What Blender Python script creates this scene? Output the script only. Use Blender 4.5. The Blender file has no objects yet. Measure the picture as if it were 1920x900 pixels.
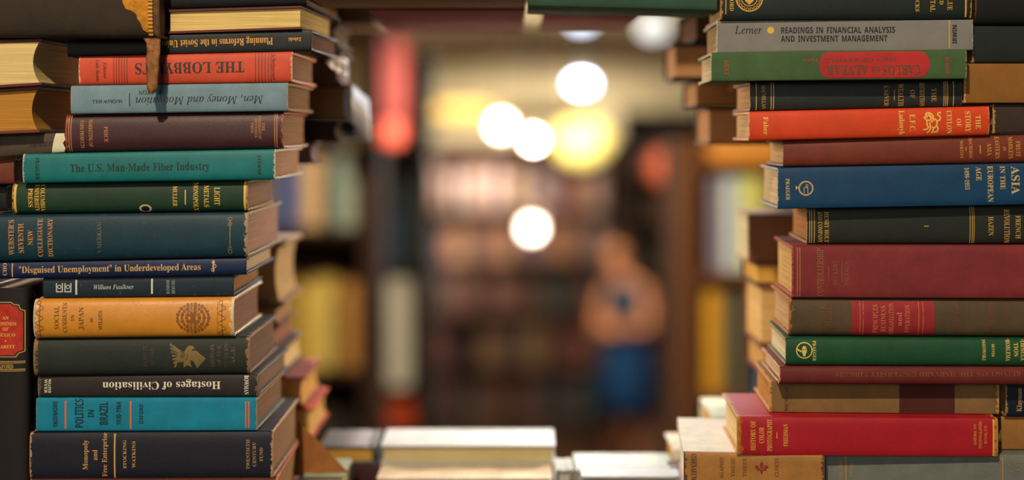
import bpy, bmesh, math, random
from mathutils import Vector, Matrix
from mathutils.geometry import tessellate_polygon

random.seed(7)
SC = bpy.context.scene
COL = SC.collection
# ------------------------------------------------------------------ camera, world, lights, exposure
ZC = 2.254            # camera height above the shop floor
FPX = 2500.0          # focal length in pixels of the 1920 px wide frame
CX, HY = 960.0, 240.0  # vanishing point of the book edges (level camera, lens shifted down)
Y0 = 1.25             # distance of the wall of spines

cam = bpy.data.cameras.new('camera')
cam.sensor_width = 36.0
cam.lens = FPX / 1920 * 36.0
cam.shift_y = -(450 - HY) / 1920
cam.clip_start = 0.05
cam.dof.use_dof = True
cam.dof.focus_distance = Y0 - 0.003
cam.dof.aperture_fstop = 1.15
camo = bpy.data.objects.new('camera', cam)
camo.location = (0, 0, ZC)
camo.rotation_euler = (math.pi / 2, 0, 0)
COL.objects.link(camo)
SC.camera = camo

SC.view_settings.view_transform = 'Standard'
SC.view_settings.look = 'None'
SC.view_settings.exposure = 0.0
SC.view_settings.gamma = 1.0
SC.view_settings.use_curve_mapping = False
SC.cycles.use_denoising = True
SC.cycles.max_bounces = 6

wd = bpy.data.worlds.new('world')
SC.world = wd
wd.use_nodes = True
wd.node_tree.nodes['Background'].inputs[0].default_value = (0.26, 0.46, 0.52, 1)
wd.node_tree.nodes['Background'].inputs[1].default_value = 0.13


def lamp(name, kind, loc, power, color, size=0.1, aim=None, **kw):
    d = bpy.data.lights.new(name, kind)
    d.energy = power
    d.color = color
    if kind == 'AREA':
        d.size = size
    else:
        d.shadow_soft_size = size
    for k, v in kw.items():
        setattr(d, k, v)
    o = bpy.data.objects.new(name, d)
    o.location = loc
    if aim is not None:
        o.rotation_euler = (Vector(aim) - Vector(loc)).to_track_quat('-Z', 'Y').to_euler()
    COL.objects.link(o)
    return o


# warm shop spotlight high in front of the wall of books
lamp('spotlight', 'SPOT', (-0.40, -0.35, ZC + 1.42), 175, (1.0, 0.80, 0.56), 0.035, (0.02, 1.25, ZC - 0.13),
     spot_size=math.radians(44), spot_blend=0.55)
# light of the room behind, falling from its ceiling into the opening
lamp('room_downlight', 'AREA', (0.10, 3.0, ZC + 0.62), 14, (0.90, 0.96, 1.0), 0.7, (0.0, 1.45, ZC - 0.36))
# added fill lights: broad weak one in front, others for shelves and page sides
lamp('front_fill_light', 'AREA', (-0.45, -1.3, ZC + 0.34), 16, (1.0, 0.84, 0.66), 0.8, (0.0, 1.25, ZC - 0.05))
lamp('shelf_fill_light', 'SPOT', (0.30, 2.6, ZC + 0.55), 210, (1.0, 0.88, 0.70), 0.06, (-0.47, 4.5, ZC - 0.42), spot_size=math.radians(40), spot_blend=0.7)
lamp('shelf_fill_light', 'SPOT', (-0.15, 2.1, ZC + 0.55), 110, (1.0, 0.88, 0.70), 0.06, (0.56, 3.2, ZC - 0.42), spot_size=math.radians(40), spot_blend=0.7)
lamp('page_fill_light', 'AREA', (-0.60, 1.95, ZC + 0.14), 13, (1.0, 0.82, 0.62), 0.28, (0.25, 1.32, ZC - 0.10))
lamp('page_fill_light', 'AREA', (0.60, 1.95, ZC + 0.12), 10, (1.0, 0.78, 0.54), 0.28, (-0.25, 1.36, ZC - 0.16))
lamp('shelf_fill_light', 'SPOT', (-0.25, 8.3, ZC + 0.45), 330, (1.0, 0.86, 0.78), 0.08, (-0.42, 9.6, ZC - 0.30), spot_size=math.radians(56), spot_blend=0.9)
# added fill lights under the ceiling, brightening the room behind
for lx, ly, pw in ((-0.6, 7.2, 12), (0.7, 6.9, 46), (-0.4, 8.6, 14), (0.4, 11.6, 240), (-1.2, 11.4, 140)):
    lamp('room_fill_light', 'AREA', (lx, ly, ZC + 0.60), pw, (1.0, 0.86, 0.70), 0.5, (lx, ly + 0.3, 0))


# ------------------------------------------------------------------ small helpers
def W(px, py, Y):
    return Vector(((px - CX) * Y / FPX, Y, ZC - (py - HY) * Y / FPX))


def lin(c):
    if isinstance(c, str):
        c = tuple(int(c[i:i + 2], 16) / 255 for i in (0, 2, 4))
    return tuple((v / 12.92 if v <= .04045 else ((v + .055) / 1.055) ** 2.4) for v in c) + (1.0,)


_mats = {}


class NT:
    def __init__(s, name):
        s.m = bpy.data.materials.new(name)
        s.m.use_nodes = True
        s.t = s.m.node_tree
        s.b = s.t.nodes['Principled BSDF']

    def n(s, typ, **kw):
        x = s.t.nodes.new(typ)
        for k, v in kw.items():
            if k.startswith('i_'):
                k = k[2:]
                x.inputs[int(k) if k.isdigit() else k].default_value = v
            else:
                setattr(x, k, v)
        return x

    def l(s, a, b):
        s.t.links.new(a, b)

    def math(s, op, a, b=None, clamp=False):
        x = s.n('ShaderNodeMath', operation=op)
        x.use_clamp = clamp
        for i, v in enumerate((a, b)):
            if v is None:
                continue
            if isinstance(v, (int, float)):
                x.inputs[i].default_value = v
            else:
                s.l(v, x.inputs[i])
        return x.outputs[0]

    def mix(s, f, a, b, mode='MIX'):
        x = s.n('ShaderNodeMix', data_type='RGBA', blend_type=mode)
        for i, v in ((0, f), (6, a), (7, b)):
            if isinstance(v, (int, float, tuple)):
                x.inputs[i].default_value = v
            else:
                s.l(v, x.inputs[i])
        return x.outputs[2]

    def coords(s, scale=(1, 1, 1)):
        tc = s.n('ShaderNodeTexCoord')
        mp = s.n('ShaderNodeMapping')
        mp.inputs['Scale'].default_value = scale
        s.l(tc.outputs['Object'], mp.inputs[0])
        return mp.outputs[0]

    def noise(s, scale, vec=None, detail=3.0, rough=.6):
        x = s.n('ShaderNodeTexNoise')
        x.inputs['Scale'].default_value = scale
        x.inputs['Detail'].default_value = detail
        x.inputs['Roughness'].default_value = rough
        s.l(vec if vec is not None else s.coords(), x.inputs['Vector'])
        return x.outputs[0]

    def ramp(s, f, lo, hi):
        x = s.n('ShaderNodeMapRange')
        x.inputs[1].default_value = lo
        x.inputs[2].default_value = hi
        x.clamp = True
        s.l(f, x.inputs[0])
        return x.outputs[0]

    def bump(s, h, strength, dist):
        x = s.n('ShaderNodeBump')
        x.inputs['Strength'].default_value = strength
        x.inputs['Distance'].default_value = dist
        s.l(h, x.inputs['Height'])
        s.l(x.outputs[0], s.b.inputs['Normal'])


def cloth(color, L=None, wear=0.0, wearcol='b08a60', rough=0.62, mott=0.22, spec=0.35, dust=0.0):
    """Book cloth: woven grain, mottling, frayed ends of the spine."""
    k = ('cloth', color, L, wear, wearcol, rough, mott, spec, dust)
    if k in _mats:
        return _mats[k]
    t = NT('book_cloth')
    base = lin(color)
    dark = tuple(v * (1 - mott) for v in base[:3]) + (1,)
    lite = tuple(min(1, v * (1 + mott)) for v in base[:3]) + (1,)
    big = t.noise(38)
    c = t.mix(t.ramp(big, .3, .7), dark, lite)
    thr = t.noise(1.0, t.coords((260, 260, 2600)), 1.0)
    thr2 = t.noise(1.0, t.coords((2600, 2600, 260)), 1.0)
    w = t.math('ADD', thr, thr2)
    f = t.ramp(w, .7, 1.3)
    c = t.mix(.35, c, t.mix(f, dark, lite))
    if dust:
        sp = t.ramp(t.noise(160, None, 4, .7), .62, .74)
        c = t.mix(t.math('MULTIPLY', sp, dust), c, lin('a89880'))
    if wear and L:
        sx = t.n('ShaderNodeSeparateXYZ')
        t.l(t.coords(), sx.inputs[0])
        dist = t.math('SUBTRACT', L / 2, t.math('ABSOLUTE', sx.outputs[0]))
        nz = t.math('MULTIPLY', t.ramp(t.noise(230, None, 4, .7), .32, .72), wear)
        m = t.ramp(t.math('SUBTRACT', nz, dist), -.0002, .0006)
        c = t.mix(m, c, lin(wearcol))
    t.l(c, t.b.inputs['Base Color'])
    t.b.inputs['Roughness'].default_value = rough
    t.b.inputs['Specular IOR Level'].default_value = spec
    t.bump(w, .25, .0004)
    _mats[k] = t.m
    return t.m


def paper(color, dens=1400.0, var=.35, name='page_edges', axis=2, lift=1.0):
    """The edges of many leaves: thin lines along the block."""
    k = ('paper', color, dens, var, axis, lift)
    if k in _mats:
        return _mats[k]
    t = NT(name)
    base = tuple(min(.9, v * lift) for v in lin(color)[:3]) + (1.0,)
    s = [9, 9, 9]
    s[axis] = dens
    n1 = t.noise(1.0, t.coords(tuple(s)), 2.0)
    n2 = t.noise(45)
    dk = tuple(v * (1 - var) for v in base[:3]) + (1,)
    c = t.mix(t.ramp(n1, .36, .6), dk, base)
    c = t.mix(t.math('MULTIPLY', t.ramp(n2, .5, .8), .35), c, tuple(v * .62 for v in base[:3]) + (1,))
    t.l(c, t.b.inputs['Base Color'])
    t.b.inputs['Roughness'].default_value = .85
    t.b.inputs['Specular IOR Level'].default_value = .15
    t.bump(n1, .5, .0005)
    _mats[k] = t.m
    return t.m


def plain(color, rough=.6, spec=.4, metal=0.0, mott=.12, scale=30, name='surface', dist=.0003, bump=.15):
    k = ('plain', color, rough, spec, metal, mott, scale, name)
    if k in _mats:
        return _mats[k]
    t = NT(name)
    b = lin(color)
    c = t.mix(t.ramp(t.noise(scale), .3, .7), tuple(v * (1 - mott) for v in b[:3]) + (1,),
              tuple(min(1, v * (1 + mott)) for v in b[:3]) + (1,))
    t.l(c, t.b.inputs['Base Color'])
    t.b.inputs['Roughness'].default_value = rough
    t.b.inputs['Specular IOR Level'].default_value = spec
    t.b.inputs['Metallic'].default_value = metal
    t.bump(t.noise(scale * 12), bump, dist)
    _mats[k] = t.m
    return t.m


def ink(color, under, worn=.35, metal=0.0, rough=.5, scale=320):
    """Printed or gilt lettering, rubbed through to the cloth in places."""
    k = ('ink', color, under, worn, metal, rough, scale)
    if k in _mats:
        return _mats[k]
    t = NT('lettering_ink')
    n = t.noise(scale, None, 4, .7)
    n2 = t.noise(70, None, 2, .5)
    f = t.math('ADD', t.math('MULTIPLY', n, .6), t.math('MULTIPLY', n2, .4))
    m = t.ramp(f, .5 - .25 + worn * .42 - .07, .5 - .25 + worn * .42 + .07)
    t.l(t.mix(m, lin(under), lin(color)), t.b.inputs['Base Color'])
    t.l(t.math('MULTIPLY', m, metal), t.b.inputs['Metallic'])
    t.b.inputs['Roughness'].default_value = rough
    _mats[k] = t.m
    return t.m


def wood(color, name='wood', axis=2):
    k = ('wood', color, axis)
    if k in _mats:
        return _mats[k]
    t = NT(name)
    s = [60, 60, 60]
    s[axis] = 3
    n = t.noise(1.0, t.coords(tuple(s)), 4)
    b = lin(color)
    t.l(t.mix(t.ramp(n, .3, .7), tuple(v * .6 for v in b[:3]) + (1,), b), t.b.inputs['Base Color'])
    t.b.inputs['Roughness'].default_value = .8
    t.b.inputs['Specular IOR Level'].default_value = .2
    t.bump(n, .2, .001)
    _mats[k] = t.m
    return t.m


def glow(color, strength, name='lamp_glow'):
    k = ('glow', color, strength)
    if k in _mats:
        return _mats[k]
    t = NT(name)
    t.b.inputs['Base Color'].default_value = lin(color)
    t.b.inputs['Emission Color'].default_value = lin(color)
    t.b.inputs['Emission Strength'].default_value = strength
    _mats[k] = t.m
    return t.m


def link(name, bm, mat, parent=None, smooth=False, bevel=0, recalc=True, angle=40):
    if recalc:
        bmesh.ops.recalc_face_normals(bm, faces=bm.faces)
    me = bpy.data.meshes.new(name)
    bm.to_mesh(me)
    bm.free()
    if mat:
        me.materials.append(mat)
    o = bpy.data.objects.new(name, me)
    COL.objects.link(o)
    if parent:
        o.parent = parent
    if smooth:
        me.polygons.foreach_set('use_smooth', [True] * len(me.polygons))
        if angle < 180:
            me.set_sharp_from_angle(angle=math.radians(angle))
    if bevel:
        m = o.modifiers.new('bevel', 'BEVEL')
        m.width = bevel
        m.segments = 2
        m.limit_method = 'ANGLE'
        m.angle_limit = math.radians(50)
    return o


def tag(o, label=None, cat=None, group=None, kind=None):
    for k, v in (('label', label), ('category', cat), ('group', group), ('kind', kind)):
        if v:
            o[k] = v
    return o


def empty(name, loc, rz=0.0):
    o = bpy.data.objects.new(name, None)
    o.empty_display_size = .02
    o.location = loc
    o.rotation_euler = (0, 0, rz)
    COL.objects.link(o)
    return o


def box(bm, lo, hi, M=None):
    vs = [bm.verts.new((x, y, z)) for x in (lo[0], hi[0]) for y in (lo[1], hi[1]) for z in (lo[2], hi[2])]
    for f in ((0, 1, 3, 2), (4, 6, 7, 5), (0, 4, 5, 1), (2, 3, 7, 6), (0, 2, 6, 4), (1, 5, 7, 3)):
        bm.faces.new([vs[i] for i in f])
    if M is not None:
        for v in vs:
            v.co = M @ v.co
    return vs


def lathe(bm, prof, seg=24, c=(0, 0, 0), sx=1, sy=1):
    rings = []
    for r, z in prof:
        rings.append([bm.verts.new((c[0] + r * sx * math.cos(2 * math.pi * k / seg), c[1] + r * sy * math.sin(2 * math.pi * k / seg), c[2] + z)) for k in range(seg)])
    for a, b in zip(rings, rings[1:]):
        for k in range(seg):
            bm.faces.new((a[k], a[(k + 1) % seg], b[(k + 1) % seg], b[k]))
    bm.faces.new(rings[0][::-1])
    bm.faces.new(rings[-1])


def tube(bm, pts, r, seg=10):
    pts = [Vector(p) for p in pts]
    rings = []
    for i, p in enumerate(pts):
        d = (pts[min(i + 1, len(pts) - 1)] - pts[max(i - 1, 0)]).normalized()
        a = d.cross(Vector((0, 0, 1)) if abs(d.z) < .9 else Vector((1, 0, 0))).normalized()
        b = d.cross(a)
        rr = r[i] if isinstance(r, (list, tuple)) else r
        rings.append([bm.verts.new(p + (a * math.cos(2 * math.pi * k / seg) + b * math.sin(2 * math.pi * k / seg)) * rr) for k in range(seg)])
    for a, b in zip(rings, rings[1:]):
        for k in range(seg):
            bm.faces.new((a[k], a[(k + 1) % seg], b[(k + 1) % seg], b[k]))
    bm.faces.new(rings[0][::-1])
    bm.faces.new(rings[-1])


# ------------------------------------------------------------------ letter shapes (outlines, 1/500 em)
GLYPHS = {}
for _font, _code, _adv, _outlines in (
    (0, 65, 218, [[-4,0,-4,9,5,11,12,15,25,37,103,233,112,233,192,43,206,17,212,11,222,9,222,0,115,0,115,9,135,13,142,23,136,41,126,66,52,66,39,35,38,29,37,24,43,13,62,9,64,9,64,0], [57,80,121,80,88,160]]),
    (0, 66, 221, [[8,0,8,9,22,11,31,16,36,26,37,41,37,184,35,206,26,216,8,219,8,228,110,228,159,222,188,204,198,175,192,151,174,134,143,124,180,112,202,92,209,66,203,38,186,17,157,4,119,0], [91,126,94,126,117,128,132,136,140,150,142,173,140,192,135,206,124,214,108,217,99,216,94,212,91,195], [111,12,129,15,142,25,148,41,150,64,147,88,139,104,123,113,99,116,91,116,91,33,95,17,101,13]]),
    (0, 67, 234, [[128,-5,97,-2,69,10,45,28,28,52,17,81,13,114,17,147,28,175,46,199,69,217,98,229,130,233,155,230,184,220,194,218,204,221,210,233,218,233,218,154,210,154,196,182,178,203,157,217,133,222,99,210,79,173,72,113,79,57,102,23,139,12,159,14,179,22,198,35,214,53,224,44,198,17,166,0]]),
    (0, 68, 248, [[10,0,10,9,23,11,31,15,36,23,37,37,37,187,35,203,30,213,21,218,7,219,7,228,111,228,164,220,203,198,226,162,234,114,221,51,181,13,114,0], [111,12,140,18,160,37,171,69,175,115,168,171,147,205,111,217,101,215,95,212,91,192,91,36,95,17,101,13]]),
    (0, 69, 221, [[7,0,7,8,22,10,31,15,36,24,38,39,38,184,36,202,31,213,22,218,8,219,8,228,199,228,199,160,192,160,184,186,170,203,148,212,116,215,100,214,93,208,91,194,91,123,97,123,116,126,130,134,138,150,144,173,152,173,152,59,144,59,137,91,130,100,120,107,93,111,91,111,91,34,93,23,96,17,115,14,138,15,157,19,172,27,185,37,196,52,206,72,215,72,201,0]]),
    (0, 70, 202, [[8,0,8,9,22,11,31,17,36,26,37,42,37,187,36,202,31,212,22,217,7,219,7,228,197,228,197,160,189,160,184,178,178,193,168,203,155,210,137,214,115,216,100,215,93,211,91,199,91,124,95,124,114,126,128,135,137,150,142,173,151,173,151,59,142,59,137,84,128,100,114,109,94,112,91,112,91,40,94,21,98,15,105,12,128,9,128,0]]),
    (0, 71, 254, [[134,-5,100,-1,71,10,47,28,29,51,18,81,14,115,18,147,29,176,46,200,70,218,97,229,129,233,156,230,185,220,194,218,203,221,210,233,219,233,219,154,210,154,202,173,191,189,179,203,165,213,149,219,134,222,100,210,80,174,73,114,77,67,90,34,110,13,138,6,154,8,164,14,169,23,171,36,171,64,170,77,165,85,154,89,138,91,138,99,250,99,250,91,236,89,228,85,224,77,223,64,223,14,179,0]]),
    (0, 72, 262, [[8,0,8,9,22,11,31,16,36,25,37,40,37,189,36,203,31,212,22,217,8,219,8,228,121,228,121,219,102,216,93,208,91,189,91,125,171,125,171,189,169,208,160,216,141,219,141,228,254,228,254,219,239,217,230,212,226,203,225,189,225,40,226,26,231,16,239,11,254,9,254,0,141,0,141,9,155,11,165,15,169,24,171,40,171,110,91,110,91,40,93,25,97,16,106,11,121,9,121,0]]),
    (0, 73, 130, [[7,0,7,9,21,11,31,16,36,24,38,38,38,193,36,206,32,214,22,218,7,219,7,228,122,228,122,219,107,218,98,214,93,206,91,193,91,39,94,22,103,13,123,9,123,0]]),
    (0, 74, 165, [[54,-33,39,-31,26,-27,14,-20,6,-11,0,0,-2,11,0,22,5,30,13,36,22,37,32,36,40,31,45,23,46,14,42,-1,38,-10,42,-18,52,-20,63,-18,69,-12,74,11,74,183,71,204,67,211,61,215,40,219,40,228,157,228,157,219,138,215,133,211,130,205,128,183,128,44,119,2,95,-24]]),
    (0, 75, 255, [[8,0,8,9,23,11,32,16,36,25,38,40,38,189,36,203,31,212,23,217,8,219,8,228,121,228,121,219,102,216,94,208,91,189,91,117,161,187,171,199,174,209,167,217,145,219,145,228,243,228,243,219,238,219,207,210,172,180,135,142,232,23,243,12,260,9,260,0,140,0,140,9,153,9,161,10,167,17,158,33,100,107,91,99,91,40,93,25,97,16,106,11,121,9,121,0]]),
    (0, 76, 213, [[8,0,8,9,22,11,31,16,36,25,37,40,37,189,36,204,31,212,22,217,8,219,8,228,125,228,125,219,104,217,98,214,94,208,91,189,91,41,93,24,100,16,117,14,139,15,157,20,172,28,185,40,195,56,204,77,214,77,201,0]]),
    (0, 77, 317, [[7,0,7,9,21,11,31,16,36,25,38,40,38,191,35,208,26,216,7,219,7,228,92,228,158,71,225,228,309,228,309,219,295,217,286,212,282,203,280,189,280,43,282,21,291,12,308,9,308,0,198,0,198,9,216,12,225,22,227,42,227,199,144,0,135,0,53,194,53,40,54,24,60,15,70,10,85,9,85,0]]),
    (0, 78, 247, [[201,-5,53,175,53,39,55,24,59,15,68,11,83,9,83,0,9,0,9,9,27,12,36,21,38,39,38,194,18,217,9,219,9,228,78,228,195,84,195,189,193,207,184,216,166,219,166,228,240,228,240,219,225,217,217,212,212,203,211,188,211,-5]]),
    (0, 79, 263, [[130,-5,106,-3,84,4,64,15,47,29,33,46,22,67,16,89,14,114,16,138,22,161,33,181,47,199,65,213,85,224,108,231,133,233,157,231,179,224,198,213,216,199,230,182,240,162,247,139,249,114,247,89,240,67,230,46,215,29,198,15,177,4,155,-3], [132,6,164,18,183,54,190,114,186,160,174,194,155,215,130,222,98,210,79,174,73,114,77,67,89,34,108,13]]),
    (0, 80, 209, [[8,0,8,9,22,11,31,16,36,25,37,40,37,189,36,203,31,212,22,217,8,219,8,228,107,228,144,226,168,220,183,211,195,199,202,184,204,166,199,140,183,120,157,107,121,103,91,103,91,40,93,25,97,16,106,11,121,9,121,0], [91,115,101,115,122,118,136,126,144,142,146,165,144,187,138,203,126,212,108,216,95,212,91,199]]),
    (0, 81, 263, [[189,-58,148,-51,116,-32,93,0,70,10,51,25,35,43,23,64,16,88,14,114,16,138,22,161,33,181,47,199,65,213,85,224,108,231,133,233,157,231,179,224,198,213,216,199,230,182,240,162,247,139,249,114,244,76,227,43,200,17,165,0,189,-30,222,-40,246,-37,247,-46,218,-55], [133,6,165,18,184,54,190,114,186,160,174,194,155,215,130,222,98,210,79,174,73,114,77,67,89,34,108,13]]),
    (0, 82, 236, [[8,0,8,9,22,11,31,16,36,25,37,40,37,189,36,203,31,212,22,217,8,219,8,228,108,228,152,224,184,213,202,194,209,167,203,143,186,124,157,112,216,25,226,13,239,9,240,9,240,0,169,0,101,106,91,106,91,40,93,25,97,16,106,11,121,9,121,0], [91,117,102,117,124,120,140,129,149,145,152,168,147,194,134,210,112,216,101,214,95,211,91,193]]),
    (0, 83, 195, [[21,-5,21,79,31,79,41,47,56,25,75,12,98,7,115,10,128,18,137,30,139,45,133,65,112,80,81,95,56,110,38,126,28,144,25,166,27,185,34,201,44,215,58,225,74,231,92,233,115,231,141,224,146,223,150,222,157,225,160,233,170,233,170,160,161,160,155,177,147,192,136,205,124,214,111,220,97,222,82,220,70,213,62,203,60,190,62,178,69,168,94,151,127,136,159,117,169,106,175,94,180,66,177,46,169,29,157,15,140,4,120,-3,96,-5,79,-4,63,0,49,5,42,6,35,4,31,-5]]),
    (0, 84, 212, [[46,0,46,9,61,10,71,15,76,25,78,40,78,217,75,217,51,213,33,202,20,183,14,159,5,159,5,228,205,228,205,158,197,158,187,191,166,210,134,217,132,217,132,40,133,25,138,15,148,10,164,9,164,0]]),
    (0, 85, 246, [[124,-6,84,-1,57,14,42,40,37,78,37,189,35,203,30,212,22,217,7,219,7,228,120,228,120,219,101,216,93,208,90,189,90,70,93,44,102,26,116,15,137,11,170,19,190,42,196,80,196,189,195,203,190,212,180,217,164,219,164,228,237,228,237,219,224,216,216,211,213,202,211,189,211,91,206,46,190,16,163,-1]]),
    (0, 86, 214, [[106,-6,22,190,11,210,4,216,-7,219,-7,228,105,228,105,219,83,216,78,212,76,205,81,189,129,72,174,189,177,204,176,212,171,216,149,219,149,228,221,228,221,219,212,218,204,214,191,191,115,-6]]),
    (0, 87, 306, [[85,-5,16,196,8,214,1,218,-8,219,-8,228,90,228,90,219,75,216,71,212,70,205,74,186,111,77,150,176,143,199,139,209,134,215,115,219,115,228,220,228,220,219,202,216,196,206,199,193,237,83,270,185,274,203,273,211,269,215,252,219,252,228,312,228,312,219,303,216,297,211,287,190,223,-5,214,-5,158,154,95,-5]]),
    (0, 88, 235, [[6,0,6,9,26,15,45,33,97,104,39,193,24,213,16,218,8,219,7,219,7,228,122,228,122,219,115,219,100,216,95,208,101,194,132,145,161,187,170,207,164,216,146,219,146,228,229,228,229,219,227,219,213,217,201,211,178,187,140,132,207,29,218,14,231,9,232,9,232,0,119,0,119,9,122,9,139,12,145,20,137,40,105,91,69,40,62,22,68,12,87,9,87,0]]),
    (0, 89, 213, [[51,0,51,9,65,11,74,16,79,25,80,40,80,89,23,193,15,207,7,215,0,218,-7,219,-7,228,103,228,103,219,98,219,83,216,78,208,82,196,124,113,167,183,174,204,168,215,149,219,147,219,147,228,220,228,220,219,204,212,191,196,134,102,134,40,135,25,140,16,149,11,164,9,164,0]]),
    (0, 90, 221, [[10,0,10,5,138,215,107,215,71,210,58,203,47,193,38,178,31,158,22,158,29,228,203,228,203,222,77,14,120,14,151,18,175,31,192,51,203,82,212,82,203,0]]),
    (0, 97, 172, [[127,-5,108,1,100,17,76,1,48,-4,32,-2,20,6,13,17,10,32,15,52,32,68,59,82,99,95,99,121,98,133,93,141,85,146,74,148,58,145,52,137,57,128,61,116,60,107,55,101,48,97,39,95,29,97,22,102,18,109,16,118,19,129,25,139,34,147,47,154,63,158,81,159,112,156,132,146,143,129,146,105,146,31,147,20,152,17,160,21,165,14,147,0], [76,17,87,20,99,32,99,85,77,76,64,61,59,42,63,23]]),
    (0, 98, 180, [[21,-6,21,194,18,214,4,220,4,228,69,228,69,139,88,154,110,159,127,157,142,149,154,138,163,123,169,104,171,83,169,59,161,38,150,20,135,6,117,-2,96,-5,74,0,52,14,27,-6], [91,7,106,11,116,25,121,47,123,80,121,107,116,125,106,136,92,140,78,135,72,129,69,121,69,34,75,14]]),
    (0, 99, 147, [[78,-5,60,-2,43,5,29,18,19,34,12,53,10,75,12,98,20,118,32,135,48,148,67,157,87,160,109,157,125,149,135,137,139,123,137,114,133,108,127,103,118,102,103,108,98,125,98,131,99,136,95,145,85,148,69,142,59,124,56,94,59,61,69,38,83,24,102,19,119,23,136,36,142,30,114,4]]),
    (0, 100, 185, [[70,-5,53,-2,39,5,27,17,17,33,12,52,10,74,12,98,18,119,28,136,41,149,56,157,73,159,94,154,111,140,111,200,110,209,106,215,88,220,88,228,160,228,160,38,162,20,167,16,177,14,177,5,147,3,111,-5,111,19,94,1], [86,14,93,16,101,21,107,28,111,38,111,121,109,129,103,135,87,140,74,136,65,125,60,105,59,77,60,49,65,29,73,18]]),
    (0, 101, 150, [[77,-5,59,-2,42,5,29,18,18,34,12,55,10,79,12,101,19,120,30,136,43,149,60,157,79,159,104,154,124,140,137,117,141,87,141,83,58,83,63,49,77,28,100,21,118,27,135,43,142,36,114,5], [58,96,101,96,101,107,97,139,90,146,81,148,64,137,58,102]]),
    (0, 102, 107, [[7,0,7,8,20,11,25,17,26,37,26,138,8,138,8,155,26,155,26,177,30,200,42,218,62,229,87,232,106,230,120,223,129,212,132,200,130,190,126,183,120,179,112,178,98,183,94,188,92,195,96,210,98,213,99,216,97,220,90,222,81,220,77,215,74,195,74,155,102,155,102,138,74,138,74,33,75,20,79,13,87,9,100,8,100,0]]),
    (0, 103, 164, [[73,-70,44,-68,24,-61,11,-50,7,-37,14,-23,34,-13,17,0,12,15,14,27,21,37,33,46,51,55,21,75,11,106,13,121,20,134,30,144,44,152,60,157,79,159,98,157,117,152,158,152,158,134,134,134,143,119,146,102,144,88,138,76,129,65,117,58,102,53,86,51,78,52,71,52,56,47,52,42,50,36,55,27,71,25,88,25,129,20,143,15,151,6,156,-5,158,-18,152,-40,136,-56,110,-67], [79,62,89,65,95,73,99,86,100,105,99,125,95,138,89,146,79,148,69,146,62,138,58,125,57,105,58,86,62,73,69,65], [80,-58,109,-55,126,-47,132,-33,130,-25,125,-21,102,-17,48,-17,40,-26,37,-36,39,-45,47,-52,61,-56]]),
    (0, 104, 190, [[9,0,9,8,22,13,26,28,26,199,23,215,18,218,9,220,9,228,74,228,74,133,95,153,122,159,146,153,160,135,165,106,165,28,169,13,174,9,182,8,182,0,101,0,101,8,103,8,114,13,118,28,118,108,115,129,110,134,101,136,87,131,74,118,74,28,77,13,82,9,90,8,90,0]]),
    (0, 105, 99, [[50,181,41,183,32,188,27,196,25,206,27,216,32,224,41,230,50,232,60,230,68,224,74,216,76,206,74,196,68,188,60,183], [9,0,9,8,23,13,26,28,26,126,23,142,10,147,10,155,74,155,74,28,77,13,90,8,90,0]]),
    (0, 106, 105, [[53,182,43,183,35,189,30,197,28,207,30,217,35,225,43,231,53,232,63,231,71,225,77,217,79,207,77,197,71,189,63,184], [18,-70,-5,-65,-22,-53,-26,-44,-28,-35,-26,-26,-22,-20,-16,-16,-7,-14,7,-19,12,-25,13,-33,9,-44,5,-51,8,-57,15,-58,24,-56,29,-50,32,-27,32,125,28,142,22,146,11,147,11,155,80,155,80,-11,76,-37,63,-55,44,-66]]),
    (0, 107, 179, [[9,0,9,8,23,13,26,28,26,199,24,215,19,218,10,220,10,228,74,228,74,84,113,124,120,132,122,139,118,145,104,147,103,147,103,155,173,155,173,147,154,142,137,130,111,104,173,17,180,10,188,8,188,0,105,0,105,8,108,8,117,10,120,16,116,25,81,74,74,67,74,28,77,13,90,8,90,0]]),
    (0, 108, 100, [[9,0,9,8,23,13,26,28,26,199,24,215,19,218,10,220,10,228,74,228,74,28,77,13,90,8,90,0]]),
    (0, 109, 277, [[9,0,9,8,22,13,26,28,26,127,23,142,18,146,9,147,9,155,73,155,73,132,94,152,119,159,146,152,160,131,182,152,209,159,233,153,247,135,252,106,252,28,255,13,260,9,268,8,268,0,189,0,189,8,197,9,201,13,205,28,205,108,202,129,197,134,189,136,175,131,162,119,162,28,165,13,170,9,178,8,178,0,100,0,100,8,108,9,112,13,116,28,116,108,113,129,108,134,100,136,85,131,73,118,73,28,76,13,81,10,89,8,89,0]]),
    (0, 110, 190, [[9,0,9,8,22,13,26,28,26,127,23,142,18,146,9,147,9,155,74,155,74,134,95,153,122,159,146,153,160,135,165,106,165,28,169,13,174,9,182,8,182,0,101,0,101,8,103,8,114,13,118,28,118,108,115,129,110,134,101,136,87,131,74,118,74,28,77,13,82,9,90,8,90,0]]),
    (0, 111, 168, [[84,-5,63,-2,45,6,30,18,19,35,12,55,9,77,12,99,19,119,30,136,45,149,63,157,84,159,105,157,123,149,138,136,149,120,156,100,158,77,156,54,149,34,138,18,123,5,105,-2], [84,6,96,9,104,19,109,41,110,77,108,114,104,135,96,146,84,149,72,146,64,135,60,114,58,77,60,41,64,19,72,9]]),
    (0, 112, 186, [[9,-70,9,-62,20,-59,25,-50,26,-32,26,122,23,142,10,147,10,155,72,155,72,131,90,152,115,160,132,157,146,149,158,137,167,121,173,102,175,80,173,57,167,36,158,19,146,6,131,-2,113,-5,91,0,74,16,74,-29,76,-49,83,-59,99,-61,99,-70], [98,14,111,18,120,30,125,50,126,77,125,104,121,124,113,135,99,139,85,134,74,118,74,34,84,19]]),
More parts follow.
